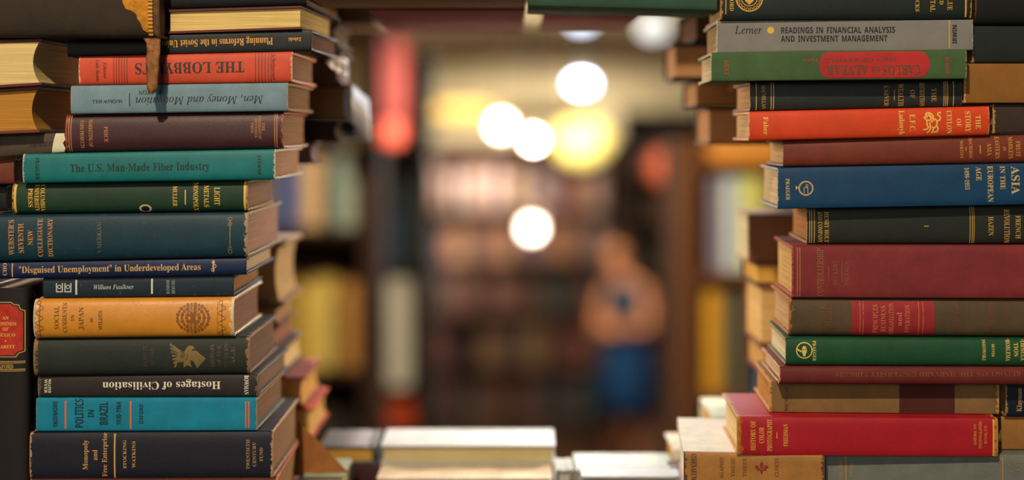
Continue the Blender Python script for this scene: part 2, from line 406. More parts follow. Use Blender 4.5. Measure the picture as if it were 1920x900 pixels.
    (0, 113, 182, [[87,-70,87,-61,107,-57,111,-51,112,-42,112,14,93,0,71,-5,54,-2,39,5,27,17,18,32,12,51,10,72,13,96,20,117,31,135,47,148,65,157,85,160,107,155,129,141,154,160,160,160,160,-42,163,-57,168,-60,177,-61,177,-70], [89,15,104,20,109,26,112,34,112,121,106,141,90,147,75,143,65,131,60,109,58,78,60,50,65,30,75,19]]),
    (0, 114, 144, [[9,0,9,8,23,13,26,28,26,126,23,143,10,147,10,155,73,155,73,126,82,140,94,151,105,157,117,159,129,157,138,152,143,144,145,133,143,124,139,117,132,113,124,111,111,115,103,125,94,130,87,128,81,121,76,110,75,96,75,28,76,18,79,13,99,8,99,0]]),
    (0, 115, 144, [[76,-5,61,-3,43,3,37,4,30,2,26,-4,18,-4,18,53,27,53,33,34,43,19,56,10,70,7,81,9,89,13,94,20,96,29,92,42,78,52,53,65,38,74,27,85,21,97,18,110,22,130,32,145,49,156,71,160,83,158,99,154,103,153,106,152,111,154,115,160,122,160,122,111,114,111,107,127,98,139,87,146,75,148,65,147,58,143,54,137,52,130,58,116,73,106,96,95,111,86,121,76,127,63,129,47,125,26,114,9,97,-2]]),
    (0, 116, 114, [[62,-5,44,-2,33,5,26,18,24,36,24,139,10,139,10,150,44,185,64,212,72,212,72,155,104,155,104,139,72,139,72,41,75,25,78,21,84,20,95,24,103,37,111,33,91,5]]),
    (0, 117, 187, [[65,-5,46,-2,33,9,25,25,23,48,23,124,20,141,15,145,6,147,6,155,71,155,71,37,75,23,81,19,88,18,103,22,114,33,114,124,110,142,105,146,95,147,95,155,162,155,162,35,166,19,180,15,180,6,150,4,114,-5,114,20,105,10,93,2,80,-3]]),
    (0, 118, 153, [[71,-5,19,124,11,141,6,145,-1,147,-1,155,82,155,82,147,78,147,68,145,64,138,65,134,92,61,118,126,121,136,116,144,102,147,102,155,152,155,152,147,144,144,139,139,130,122,80,-5]]),
    (0, 119, 217, [[61,-5,8,132,3,142,-5,147,-5,155,69,155,69,147,60,145,57,138,58,133,60,126,83,63,105,118,100,133,95,144,84,147,84,155,162,155,162,147,151,144,148,138,148,134,149,131,168,71,191,128,193,138,190,144,178,147,178,155,223,155,223,147,212,142,206,129,152,-5,144,-5,111,98,70,-5]]),
    (0, 120, 160, [[2,0,2,7,17,15,31,28,61,68,21,132,12,142,2,147,2,155,84,155,84,147,74,145,70,140,75,130,92,103,112,128,117,139,113,145,100,147,100,155,155,155,155,148,141,141,127,127,99,92,146,18,151,11,160,8,160,0,78,0,78,8,89,10,93,15,87,30,69,57,49,31,42,17,46,10,57,7,59,7,59,0]]),
    (0, 121, 150, [[26,-70,15,-68,5,-62,-1,-53,-3,-42,-2,-34,2,-27,9,-21,18,-20,32,-25,36,-30,37,-38,37,-41,37,-44,38,-48,43,-49,49,-46,57,-37,65,-22,70,-2,18,125,12,138,8,144,-2,147,-2,147,-2,155,81,155,81,147,68,145,64,137,65,133,66,128,93,59,115,121,118,130,119,137,115,145,101,147,101,155,150,155,150,147,143,145,139,140,130,121,81,-12,65,-48,56,-59,48,-65]]),
    (0, 122, 146, [[6,0,6,7,84,144,64,144,48,142,36,136,28,125,22,108,13,108,16,155,137,155,137,145,63,12,76,12,97,15,111,22,122,35,130,54,138,54,134,0]]),
    (0, 48, 188, [[94,-3,67,1,45,12,30,31,19,55,13,86,11,121,13,155,19,185,30,210,45,228,67,239,94,243,121,239,142,228,157,210,168,185,174,155,176,120,174,85,168,55,157,31,141,12,120,1], [94,18,110,25,119,45,123,77,124,120,123,163,119,195,110,215,94,221,79,215,70,195,65,163,63,120,65,77,70,45,79,25]]),
    (0, 49, 188, [[33,0,33,18,60,18,68,19,73,22,77,40,77,208,54,183,44,175,34,173,26,175,20,180,16,188,14,198,37,206,66,224,89,241,127,241,127,40,130,24,135,19,144,18,171,18,171,0]]),
    (0, 50, 188, [[12,0,12,35,61,85,93,123,109,153,113,186,111,202,106,214,98,220,87,223,72,219,63,208,58,190,56,165,39,166,25,172,16,182,13,198,15,209,21,220,32,230,46,237,64,242,87,243,120,239,144,228,159,211,164,187,160,165,146,140,119,110,77,69,44,37,122,37,132,38,140,43,146,50,150,60,152,71,172,71,171,0]]),
    (0, 51, 188, [[82,-3,59,-2,40,2,27,9,17,17,11,27,9,37,12,48,18,56,27,61,38,63,41,44,49,31,63,23,79,20,100,25,108,30,115,40,119,52,121,70,117,87,107,101,91,110,69,113,48,113,48,134,70,134,89,138,102,148,110,164,112,184,111,200,105,212,97,220,85,223,74,221,66,215,58,196,56,171,37,172,24,178,15,187,12,200,17,217,31,231,54,240,86,243,118,240,143,229,159,212,164,188,160,168,149,151,133,137,112,128,140,119,152,111,163,101,170,87,172,69,170,50,165,35,156,22,144,12,115,0]]),
    (0, 52, 188, [[60,0,60,18,70,18,89,22,95,29,97,42,97,62,4,62,4,83,100,240,146,240,146,85,181,85,181,62,146,62,146,42,148,29,154,22,174,18,178,18,178,0], [28,85,97,85,97,143,98,175,100,208,95,197,87,183,79,169,73,160]]),
    (0, 53, 188, [[82,-3,60,-2,42,3,29,9,20,18,15,27,13,37,15,48,21,55,29,59,40,60,44,42,55,26,65,22,77,20,98,25,106,32,113,42,117,56,119,74,116,96,107,111,92,121,73,124,52,122,36,118,20,124,31,240,158,240,160,179,140,179,138,190,133,199,122,203,52,203,47,141,63,144,84,146,119,141,146,128,164,105,170,74,168,54,162,37,153,24,141,14,113,1]]),
    (0, 54, 188, [[98,-3,75,0,55,9,38,24,26,47,18,75,15,111,17,138,21,163,28,185,39,205,52,221,69,233,88,241,111,243,130,242,146,238,157,232,164,224,169,216,170,206,168,196,161,188,149,182,130,180,128,200,122,217,116,222,108,223,90,218,76,200,67,172,62,135,80,143,109,147,136,143,158,129,171,107,176,78,171,45,156,19,132,2], [99,19,111,22,120,32,125,49,127,74,125,98,119,114,109,123,96,127,77,121,62,110,65,69,73,40,85,24]]),
    (0, 55, 188, [[55,0,145,203,56,203,43,199,37,186,35,169,15,169,16,240,177,240,177,223,84,0]]),
    (0, 56, 188, [[92,-3,66,-1,46,5,30,16,19,29,12,44,10,61,13,81,24,97,39,110,59,121,42,134,29,148,20,164,18,182,20,197,25,212,35,224,50,234,70,241,96,243,127,239,149,226,163,208,167,184,164,166,155,152,122,130,148,115,165,100,174,83,178,63,172,35,155,14,128,1], [101,141,112,149,119,158,124,170,125,185,121,203,111,218,103,222,94,224,82,221,73,213,67,201,65,186,67,171,75,159], [93,16,109,19,121,28,128,41,131,58,128,73,119,85,104,96,82,108,63,89,57,76,55,60,58,42,66,28,78,19]]),
    (0, 57, 188, [[76,-3,58,-2,44,2,34,9,27,16,21,35,25,47,38,54,43,40,52,28,63,20,78,18,103,29,118,61,125,115,106,99,93,94,78,92,51,97,30,110,16,132,12,162,14,185,21,204,32,221,48,233,66,241,89,243,112,240,132,231,149,216,162,195,170,166,173,130,167,78,160,56,150,36,137,19,120,7,100,-1], [92,117,103,118,112,123,125,139,123,176,116,201,105,216,91,221,78,217,68,206,62,189,60,164,64,138,74,122]]),
    (1, 65, 232, [[-42,0,-41,6,-20,12,0,28,54,91,178,237,185,237,176,29,178,19,183,12,192,8,206,6,204,0,110,0,112,6,115,6,128,8,136,13,141,23,143,39,144,79,66,79,58,75,33,45,20,28,16,18,17,12,21,9,39,6,38,0], [72,91,145,91,149,183]]),
    (1, 66, 219, [[-17,0,-15,7,-13,7,0,8,10,13,16,22,21,36,63,192,66,210,64,217,60,222,41,226,42,232,128,232,171,227,197,210,205,182,199,158,180,139,148,126,170,114,184,96,188,73,185,52,175,34,160,20,140,9,115,2,86,0], [96,129,128,133,151,144,165,161,170,184,165,205,151,217,127,221,112,220,105,215,100,205,94,183,82,135,85,130], [77,10,108,15,131,28,146,49,150,76,147,95,137,108,121,116,97,119,82,118,75,111,55,36,53,29,52,22,54,16,58,13]]),
    (1, 67, 235, [[109,-5,82,-2,58,6,39,20,25,39,16,62,13,89,15,114,23,138,35,161,51,182,70,201,91,217,125,232,161,237,182,235,206,229,215,227,222,229,227,235,233,235,220,166,213,166,213,172,213,177,210,198,200,213,185,223,164,226,143,224,123,215,104,202,87,185,73,164,62,140,55,115,52,87,57,55,70,30,91,15,118,9,161,20,199,51,206,46,184,23,162,7,137,-2]]),
    (1, 68, 254, [[-18,0,-16,7,-14,7,0,8,9,13,15,22,21,36,63,192,66,210,64,217,60,221,40,226,42,232,131,232,163,229,189,221,210,207,226,188,236,164,239,136,237,109,228,84,215,61,197,41,174,24,147,11,117,3,83,0], [85,11,112,14,135,22,155,35,171,52,184,72,193,94,199,119,200,144,196,177,182,201,159,216,127,221,111,219,103,212,96,193,56,45,52,25,54,18,60,14,70,12]]),
    (1, 69, 227, [[-17,0,-15,7,-14,7,0,8,9,13,16,22,21,37,63,192,66,210,64,217,60,221,41,226,42,232,220,232,210,182,204,182,204,183,201,207,195,214,186,218,154,221,126,221,111,219,103,213,98,198,80,130,108,130,130,132,144,138,154,148,161,163,167,163,143,81,137,81,138,94,136,110,126,117,107,119,77,119,56,42,54,31,52,24,54,18,58,14,77,12,100,12,122,13,141,17,157,24,170,34,182,47,193,64,200,64,176,0]]),
    (1, 70, 203, [[-15,0,-13,7,-12,7,5,9,15,18,22,37,64,192,67,210,66,217,61,221,42,226,44,232,211,232,200,177,193,177,194,180,194,184,191,201,185,213,172,219,153,221,127,221,109,218,103,209,98,187,83,129,101,129,129,132,146,142,158,163,165,163,143,78,136,78,137,86,137,95,135,106,131,113,122,116,106,118,80,118,58,35,57,28,56,22,58,14,63,10,85,6,84,0]]),
    (1, 71, 271, [[123,-5,92,-2,65,7,43,21,27,40,17,63,13,90,16,115,24,139,35,162,51,184,70,202,91,217,126,232,164,237,186,235,207,229,223,223,232,221,243,224,252,235,257,235,242,164,236,164,229,190,214,210,193,222,166,226,136,221,109,207,86,183,69,153,57,119,53,87,58,52,73,27,96,11,127,5,144,7,160,13,171,21,177,32,189,79,191,86,191,93,190,100,185,104,161,107,163,113,259,113,257,107,238,104,228,94,225,85,222,73,208,17,167,1]]),
    (1, 72, 260, [[-17,0,-15,7,-14,7,3,9,14,18,21,36,63,192,66,210,64,217,60,221,41,226,42,232,135,232,133,226,132,226,119,224,109,220,103,210,97,195,83,143,82,135,84,131,93,130,179,130,187,131,190,137,205,192,208,210,207,217,202,221,183,226,185,232,277,232,275,226,273,226,260,224,251,219,245,211,239,196,198,40,195,30,194,22,196,15,200,11,220,7,218,0,126,0,127,7,129,7,146,9,156,18,163,36,182,106,183,109,183,111,180,116,172,117,86,117,78,116,74,110,55,40,53,30,52,22,54,15,58,11,78,7,76,0]]),
    (1, 73, 123, [[-15,0,-13,7,-12,7,5,9,15,18,22,36,64,192,67,210,66,217,61,221,42,226,44,232,138,232,136,226,133,226,121,224,112,219,105,211,100,196,58,40,55,22,57,15,61,11,80,7,79,0]]),
    (1, 74, 128, [[11,-5,-4,-3,-16,3,-23,13,-26,25,-21,38,-15,42,-8,43,4,39,9,28,8,24,7,20,6,13,8,7,14,5,21,7,26,13,29,24,34,38,74,190,78,210,76,217,71,222,48,225,50,232,146,232,144,226,131,224,122,221,116,213,111,199,76,67,65,35,51,13,33,-1]]),
    (1, 75, 227, [[-17,0,-15,7,-14,7,3,9,14,18,21,36,63,192,66,210,64,217,60,221,41,226,42,232,134,232,132,226,130,226,118,224,109,221,103,212,98,198,81,133,80,130,80,128,82,125,86,127,168,193,183,207,187,217,183,223,170,226,168,226,169,232,251,232,248,226,246,226,232,223,216,213,168,177,111,132,178,35,197,13,207,8,219,6,217,0,118,0,120,6,122,6,139,9,142,13,144,18,141,28,134,40,84,114,80,117,75,112,55,37,52,23,54,15,59,10,81,7,79,0]]),
    (1, 76, 224, [[-12,0,-10,7,-9,7,5,8,14,13,21,22,26,36,67,192,70,202,71,210,69,217,65,221,45,226,47,232,139,232,137,226,124,224,115,220,108,211,103,196,62,46,59,32,58,26,59,19,63,14,82,12,106,12,149,16,164,23,177,33,199,66,206,66,184,0]]),
    (1, 77, 295, [[-18,0,-16,7,2,9,12,18,20,36,64,192,67,210,65,217,61,221,41,226,43,232,106,232,130,54,248,232,312,232,310,226,307,226,295,224,286,219,279,211,274,196,232,40,230,30,229,22,231,15,235,11,255,7,253,0,161,0,163,6,180,9,190,19,198,41,240,196,109,0,105,0,79,196,38,51,33,24,35,16,39,11,59,6,57,0]]),
    (1, 78, 250, [[169,-5,77,186,38,42,35,30,34,21,35,14,40,10,61,7,59,0,-17,0,-15,7,-1,8,8,13,15,21,21,36,65,196,66,200,66,204,65,212,60,219,52,224,43,226,41,226,42,232,91,232,177,54,214,190,216,202,217,211,216,218,211,222,190,226,192,232,268,232,266,226,249,223,238,215,230,196,175,-5]]),
    (1, 79, 258, [[100,-5,74,-2,53,5,35,18,22,35,13,56,11,81,13,104,19,126,29,148,42,169,58,188,76,204,95,218,116,229,138,235,160,237,185,235,207,227,224,214,237,196,245,175,247,151,241,113,224,76,200,42,170,16,137,0], [100,5,117,7,134,14,149,26,164,40,188,77,203,120,209,166,206,192,196,212,181,223,160,227,142,225,124,217,107,204,91,187,77,167,65,143,53,106,49,69,52,41,62,21,79,9]]),
    (1, 80, 201, [[-17,0,-15,7,-13,7,0,8,9,12,16,21,21,36,63,192,66,210,64,217,60,222,41,226,42,232,134,232,173,227,196,209,204,180,201,161,193,145,179,131,160,120,137,113,110,111,80,111,74,107,54,32,53,28,52,23,54,15,59,10,83,7,81,0], [96,121,127,125,149,137,162,157,166,182,164,200,155,213,142,220,122,222,108,219,99,202,80,132,80,126,82,122]]),
    (1, 81, 258, [[147,-65,124,-63,97,-56,72,-50,54,-47,35,-51,14,-63,10,-57,72,-2,46,10,27,27,15,51,11,81,13,105,19,128,29,150,43,171,58,189,76,205,95,219,116,229,136,235,156,237,182,235,203,227,221,214,234,198,242,177,245,153,240,117,225,82,202,49,171,21,134,2,95,-4,82,-7,63,-23,72,-22,80,-22,102,-25,130,-32,172,-41,198,-34,224,-13,230,-17,210,-39,190,-54,170,-62], [100,5,126,11,150,27,172,53,191,87,203,126,208,164,204,191,194,211,179,223,157,227,139,224,121,216,104,203,89,187,76,166,64,143,52,105,48,67,52,41,62,21,78,9]]),
    (1, 82, 225, [[-17,0,-15,7,-13,7,0,8,10,13,16,22,21,36,63,192,66,210,64,217,60,222,41,226,42,232,141,232,172,229,194,219,207,203,212,182,204,154,182,132,145,118,176,43,191,15,199,9,210,7,211,7,209,0,157,0,110,114,103,114,88,115,76,116,57,44,53,23,55,15,59,10,77,6,81,6,79,0], [101,125,132,129,155,140,169,158,173,182,168,204,152,217,126,221,112,220,104,214,99,199,79,126,89,125]]),
    (1, 83, 184, [[77,-5,54,-2,29,5,25,6,21,7,13,4,7,-4,1,-4,13,73,19,73,23,44,34,23,51,10,73,5,85,7,96,12,105,19,112,28,116,40,118,52,114,70,103,87,92,101,77,116,51,148,46,162,44,177,46,193,52,208,62,220,76,230,92,235,111,237,126,237,140,233,151,230,156,228,164,230,169,236,176,236,165,168,160,168,156,194,148,212,134,223,116,227,100,224,88,216,80,204,77,188,79,178,84,167,100,145,116,129,132,112,146,89,150,63,148,45,141,28,130,15,115,4,97,-2]]),
    (1, 84, 210, [[25,0,26,7,29,7,48,10,60,21,70,45,114,209,115,215,113,219,106,220,97,220,63,216,51,210,42,202,30,176,22,177,37,232,230,232,220,175,213,175,214,180,214,186,211,202,205,212,193,218,173,220,159,220,153,218,149,212,104,46,99,21,101,14,106,10,129,7,132,7,130,0]]),
    (1, 85, 245, [[100,-5,69,-1,46,12,31,31,26,56,32,91,59,194,62,210,61,217,56,222,34,226,36,232,134,232,132,226,129,226,115,224,105,218,98,207,92,191,67,96,59,55,63,37,72,23,87,14,108,11,126,13,142,19,155,28,166,40,175,59,185,91,208,177,213,206,212,216,208,222,186,226,188,232,266,232,265,226,260,226,244,222,234,210,229,198,223,178,198,82,188,53,177,31,163,14,146,3,125,-3]]),
    (1, 86, 218, [[40,-5,48,197,47,211,43,219,35,224,22,226,19,226,20,232,113,232,111,226,109,226,95,225,87,220,83,210,81,193,75,48,192,187,205,204,209,215,207,220,203,224,185,226,187,232,258,232,256,226,255,226,246,224,236,217,213,192,47,-5]]),
    (1, 87, 296, [[41,-5,49,197,48,211,43,220,34,224,20,226,21,232,115,232,113,226,110,226,97,225,88,220,84,210,82,193,77,58,161,177,162,198,161,211,156,219,148,224,136,226,134,226,135,232,224,232,222,226,205,223,197,213,194,189,188,60,272,186,282,203,285,216,279,223,261,226,263,232,333,232,332,226,331,226,321,224,312,217,291,191,160,-5,153,-5,160,155,48,-5]]),
    (1, 88, 229, [[-31,0,-29,6,-7,13,17,32,100,115,77,185,66,211,54,222,33,226,30,226,32,232,135,232,133,226,127,226,111,222,106,213,110,194,129,139,182,191,195,206,199,216,194,224,179,226,175,226,177,232,258,232,256,226,255,226,244,224,233,218,208,196,133,125,159,45,169,20,181,10,201,6,204,6,202,0,97,0,99,6,105,6,122,9,127,13,129,20,128,28,125,38,104,100,49,45,37,30,32,17,39,9,59,5,57,0]]),
    (1, 89, 206, [[24,0,26,6,48,9,59,17,65,33,83,100,53,183,41,209,27,222,7,226,8,232,109,232,107,226,86,222,81,218,80,212,81,204,83,196,112,118,166,179,183,200,189,214,187,219,182,223,173,225,161,226,163,232,243,232,241,225,231,223,221,217,196,191,118,102,99,33,97,27,96,20,98,13,104,9,129,6,127,0]]),
    (1, 90, 229, [[-6,0,-6,5,177,220,114,220,79,215,67,210,56,202,40,176,34,176,52,232,227,232,227,229,44,13,103,13,139,15,162,20,178,32,189,45,199,64,206,64,185,0]]),
    (1, 97, 171, [[25,-4,13,-2,4,5,-1,17,-3,32,0,60,9,88,25,114,45,137,68,153,92,158,108,154,116,140,121,154,146,154,116,45,111,22,112,19,117,17,126,23,141,40,146,36,120,6,98,-4,87,0,84,11,95,59,77,31,60,12,43,0], [41,16,49,18,58,24,76,43,93,71,105,101,109,129,105,144,92,149,77,145,62,133,48,113,37,88,29,61,27,37,30,21]]),
    (1, 98, 170, [[41,-4,23,-2,9,3,1,10,-2,18,-1,25,44,202,46,212,46,218,43,226,31,228,25,228,27,234,47,236,61,239,78,243,81,243,81,240,51,125,78,150,107,158,126,155,140,145,150,129,153,109,151,89,144,69,133,50,119,32,102,17,83,6,62,-2], [47,5,66,8,84,20,100,37,112,59,120,83,123,105,121,121,115,132,105,139,93,142,77,138,63,127,51,109,41,83,27,33,25,19,30,8]]),
    (1, 99, 149, [[50,-4,29,0,13,11,3,30,0,54,1,71,6,87,24,119,51,143,75,154,100,158,114,156,124,151,131,143,133,133,129,119,123,115,117,114,106,118,102,128,103,134,107,140,109,142,110,145,107,148,99,149,81,146,65,135,51,119,39,98,32,75,30,54,32,36,38,23,48,14,61,11,87,19,114,41,119,35,85,6]]),
    (1, 100, 177, [[31,-4,16,-1,5,7,-2,20,-4,37,-3,53,3,72,22,109,50,139,73,154,96,158,112,155,121,147,136,208,137,213,138,218,134,225,122,227,117,227,118,234,153,239,169,243,172,240,172,237,171,234,120,40,118,30,117,22,119,17,125,15,136,21,153,40,158,36,131,6,120,-2,108,-4,96,0,91,13,101,56,83,29,66,11,49,0], [45,14,54,16,64,22,83,43,99,71,111,102,116,130,111,145,106,149,99,150,83,146,66,134,51,115,38,89,29,62,26,39,27,28,31,20,37,15]]),
    (1, 101, 144, [[44,-3,25,0,10,10,1,27,-2,49,0,66,5,83,23,115,50,142,74,154,98,158,111,157,121,152,127,144,129,133,123,113,104,95,73,80,31,71,29,59,28,49,32,29,42,17,59,13,84,20,110,41,116,36,99,18,82,6,64,-1], [32,79,62,86,84,99,98,116,102,136,99,146,90,149,79,147,68,140,48,115]]),
    (1, 102, 99, [[-24,-77,-33,-75,-40,-71,-44,-65,-46,-58,-43,-47,-33,-43,-25,-46,-22,-54,-23,-59,-25,-63,-21,-67,-12,-64,-5,-54,1,-37,7,-12,36,141,3,141,6,152,38,152,42,170,52,201,67,224,86,239,108,243,120,242,129,237,136,229,138,219,134,208,122,204,112,207,109,217,110,221,110,224,112,228,109,232,103,234,86,224,74,192,66,152,105,152,103,141,64,141,50,75,34,4,16,-43,-2,-68]]),
    (1, 103, 143, [[32,-77,8,-74,-10,-65,-22,-53,-26,-37,-15,-11,18,12,7,19,3,29,11,42,29,60,11,76,5,97,7,113,14,128,26,141,40,151,57,157,76,159,103,153,123,148,145,148,145,133,122,133,124,118,122,102,115,87,104,74,89,65,73,59,55,57,41,58,33,50,30,43,37,35,56,27,79,19,97,9,108,-3,111,-20,109,-36,102,-50,90,-61,74,-70,54,-75], [56,64,66,67,75,73,90,95,95,125,94,136,89,144,82,149,74,151,64,149,54,143,39,120,35,106,33,91,39,71], [38,-66,66,-62,82,-50,88,-30,86,-22,82,-16,66,-5,47,3,26,9,3,-10,-5,-32,0,-51,14,-62]]),
    (1, 104, 201, [[152,-3,139,-1,130,6,124,16,122,30,123,49,128,76,136,110,139,128,141,142,137,157,125,162,106,155,87,136,71,110,62,86,44,0,12,0,56,208,59,225,53,237,36,241,33,241,36,255,98,255,85,193,78,166,71,138,75,138,104,172,137,183,157,179,169,166,173,146,171,131,167,109,158,69,155,50,154,34,157,22,166,18,176,20,187,26,193,16,172,1]]),
    (1, 105, 89, [[61,197,49,202,44,214,49,226,61,231,73,226,79,214,74,202], [16,-4,4,1,0,14,2,27,6,43,28,121,29,127,30,132,29,138,25,141,9,144,10,149,32,152,48,155,62,158,65,154,65,151,64,148,32,39,29,26,31,19,36,16,48,23,65,42,70,37,42,6]]),
    (1, 106, 87, [[62,197,50,202,45,214,50,226,62,231,74,226,80,214,75,202], [-25,-77,-34,-75,-42,-70,-47,-64,-48,-55,-45,-45,-36,-42,-28,-45,-25,-54,-25,-58,-26,-63,-24,-66,-21,-67,-14,-62,-6,-44,3,-13,12,34,31,124,31,128,31,132,28,141,9,144,11,150,30,152,45,155,59,158,62,157,63,153,37,29,25,-18,10,-50,-6,-70]]),
    (1, 107, 170, [[109,-4,100,-2,94,5,80,32,60,80,39,64,20,0,-7,0,51,207,53,217,49,226,36,228,31,228,33,234,55,237,70,240,79,243,84,243,88,240,86,233,42,79,97,120,110,131,115,140,111,145,99,147,101,153,169,153,167,147,166,147,146,142,123,128,82,96,107,36,114,23,124,18,136,23,150,40,155,34,143,18,131,6,119,-1]]),
    (1, 108, 86, [[16,-4,4,1,-1,13,1,27,7,50,49,206,51,216,50,223,46,227,29,229,30,235,52,238,67,241,82,243,86,240,84,233,31,42,28,25,29,19,34,17,45,23,61,41,66,36,52,18,39,6,26,-1]]),
    (1, 109, 275, [[205,-4,192,1,188,15,192,39,212,109,215,127,213,135,206,137,196,135,186,129,162,105,140,69,125,36,114,0,88,0,118,101,123,129,120,135,113,137,98,131,78,115,57,89,43,64,32,35,20,0,-6,0,25,106,29,122,31,132,29,137,25,141,8,144,10,150,47,155,57,157,61,158,65,154,65,151,64,148,45,89,92,141,132,158,147,153,152,138,142,92,172,129,199,151,224,158,239,153,244,138,243,126,239,111,218,33,217,29,217,25,218,19,223,17,234,24,241,32,249,43,254,38,230,7]]),
    (1, 110, 182, [[111,-4,99,0,94,14,108,70,121,127,119,135,112,137,98,132,80,116,61,95,46,71,34,41,21,0,-6,0,27,110,31,131,27,140,11,142,9,142,10,148,34,152,50,155,65,158,66,157,66,154,46,89,71,119,94,141,115,153,132,157,146,153,151,139,150,126,146,111,127,44,124,32,123,25,124,19,130,17,141,24,156,45,161,41,137,7]]),
    (1, 111, 175, [[53,-4,30,0,13,11,2,28,-2,51,0,70,7,89,17,107,31,124,47,138,64,149,82,156,101,158,124,154,142,143,153,126,157,103,155,86,150,69,130,37,102,11,78,0], [56,6,70,8,83,16,95,28,106,43,121,78,127,113,120,140,99,149,82,146,66,134,51,115,39,92,31,66,28,42,30,26,35,15,44,8]]),
    (1, 112, 170, [[-48,-75,-46,-69,-33,-67,-24,-63,-19,-55,-14,-43,27,118,29,125,30,131,29,137,26,140,8,143,10,149,31,151,47,154,62,158,65,155,64,149,56,125,84,150,113,158,130,155,143,146,151,132,154,113,152,93,145,72,135,53,122,34,106,19,89,7,70,-1,50,-4,36,-2,25,3,15,-41,11,-57,13,-62,18,-66,38,-69,37,-75], [50,5,64,7,78,15,90,26,101,41,118,77,124,114,122,126,118,135,110,141,100,143,83,139,68,126,55,107,46,81,33,32,32,26,31,20,36,8]]),
    (1, 113, 170, [[40,-75,42,-69,60,-67,69,-60,76,-41,102,53,84,28,66,11,47,0,29,-3,14,0,4,8,-3,21,-5,39,-3,58,3,77,23,113,37,128,52,141,75,154,97,158,117,153,127,138,132,154,157,154,105,-35,102,-49,101,-56,102,-62,106,-66,123,-69,126,-69,126,-75], [45,15,59,18,74,28,89,46,104,73,116,100,120,124,118,134,114,142,108,147,99,149,87,147,76,140,53,117,36,87,28,63,26,41,27,30,31,21,37,16]]),
    (1, 114, 112, [[-6,0,23,104,28,130,27,136,23,139,6,142,7,148,30,152,45,155,59,158,62,157,62,154,45,90,79,141,104,158,115,154,119,141,117,133,113,126,107,122,100,120,90,124,85,134,48,79,20,0]]),
    (1, 115, 124, [[39,-4,16,0,3,3,-2,2,-4,-2,-11,-2,-4,53,2,53,5,32,12,17,22,8,36,5,46,7,55,13,61,22,63,34,60,47,52,60,42,73,32,87,23,103,20,119,23,134,32,147,45,155,61,158,83,155,97,151,102,153,104,157,110,157,103,107,98,107,87,139,65,149,57,148,51,144,47,138,45,130,48,118,58,104,68,91,78,77,86,61,90,44,88,32,83,20,75,10,65,3,53,-2]]),
    (1, 116, 93, [[16,-4,4,0,0,13,1,22,3,31,33,141,10,141,11,148,41,163,68,196,76,196,63,152,91,152,89,141,60,141,33,39,30,22,31,17,36,15,47,21,62,40,67,34,41,5]]),
    (1, 117, 182, [[23,-4,14,-3,7,2,3,9,2,19,4,34,9,58,25,114,27,123,28,133,27,138,23,142,7,144,8,150,30,153,45,155,59,158,64,156,63,152,62,148,35,53,31,37,30,27,32,19,40,16,50,19,62,27,88,57,113,102,131,154,157,154,128,46,123,24,125,18,130,16,142,23,157,42,162,37,137,6,111,-4,99,0,94,13,99,41,110,77,85,41,63,16,43,1]]),
    (1, 118, 148, [[31,-4,25,85,22,116,18,133,11,140,0,143,-3,143,-2,149,14,152,26,155,34,157,40,158,47,142,51,94,55,29,82,58,102,85,116,106,120,120,116,127,108,135,104,144,109,155,120,158,127,157,132,153,136,137,122,98,80,43,38,-4]]),
    (1, 119, 223, [[24,-4,22,87,20,117,16,134,10,142,0,144,-2,144,-1,150,15,153,27,156,35,158,40,158,46,140,48,86,49,46,119,158,125,158,138,35,162,64,186,98,194,120,188,130,183,136,181,143,185,154,196,158,202,157,207,152,211,137,201,104,170,58,120,-4,115,-4,102,110,30,-4]]),
    (1, 120, 139, [[77,-4,69,-3,63,2,54,29,47,60,23,27,4,5,-6,-1,-16,-3,-27,1,-31,11,-27,21,-17,26,-9,23,-1,20,7,23,15,32,45,74,35,123,28,138,14,143,6,142,-1,141,0,148,32,154,41,157,48,158,53,156,56,148,65,103,89,135,101,151,110,156,119,157,131,154,135,144,131,134,122,131,113,133,109,135,106,135,98,132,68,90,78,44,81,32,84,24,87,19,92,17,104,24,119,43,124,38,98,6]]),
    (1, 121, 135, [[-22,-77,-34,-73,-39,-62,-35,-53,-24,-49,-15,-52,-4,-54,5,-49,17,-35,40,-3,22,88,18,108,14,122,5,138,-2,142,-12,144,-11,149,4,152,16,155,31,158,37,151,42,129,50,89,61,29,86,69,100,93,106,107,108,117,106,124,100,130,95,134,92,144,96,154,107,158,114,156,120,152,125,136,119,112,104,79,88,51,66,17,43,-17,19,-47,-3,-69,-13,-75]]),
    (1, 122, 133, [[72,-4,57,-3,38,2,6,8,-3,6,-13,-1,-15,-2,-17,-2,-21,1,-16,9,94,130,75,128,53,132,35,135,22,132,13,119,8,122,20,149,28,155,37,157,52,156,70,153,88,149,99,148,116,153,125,158,129,154,128,151,125,147,13,25,33,27,57,24,79,20,94,26,105,43,110,40,99,12,87,-1]]),
    (0, 46, 90, [[45,-5,30,1,26,8,24,18,26,29,30,36,45,41,60,36,64,29,66,18,64,8,60,1]]),
    (0, 44, 90, [[14,-43,23,-1,31,39,62,39,64,35,52,-4,36,-43]]),
    (0, 45, 108, [[13,77,13,103,95,103,95,77]]),
    (0, 39, 76, [[29,153,22,240,54,240,47,153]]),
    (0, 38, 246, [[93,-3,62,1,38,14,23,35,18,62,21,86,32,104,48,119,70,133,50,159,43,174,40,191,44,213,57,230,77,240,102,243,126,240,145,230,156,214,160,192,157,172,147,156,131,142,112,129,177,66,191,90,200,120,230,120,217,80,208,63,196,48,245,0,205,0,176,28,159,15,141,5,119,-1], [94,146,122,168,129,179,131,192,129,203,123,212,113,217,101,219,88,217,78,212,71,203,69,191,71,180,76,169], [94,23,114,25,131,30,157,47,87,115,59,93,51,80,49,63,52,47,61,34,76,26]]),
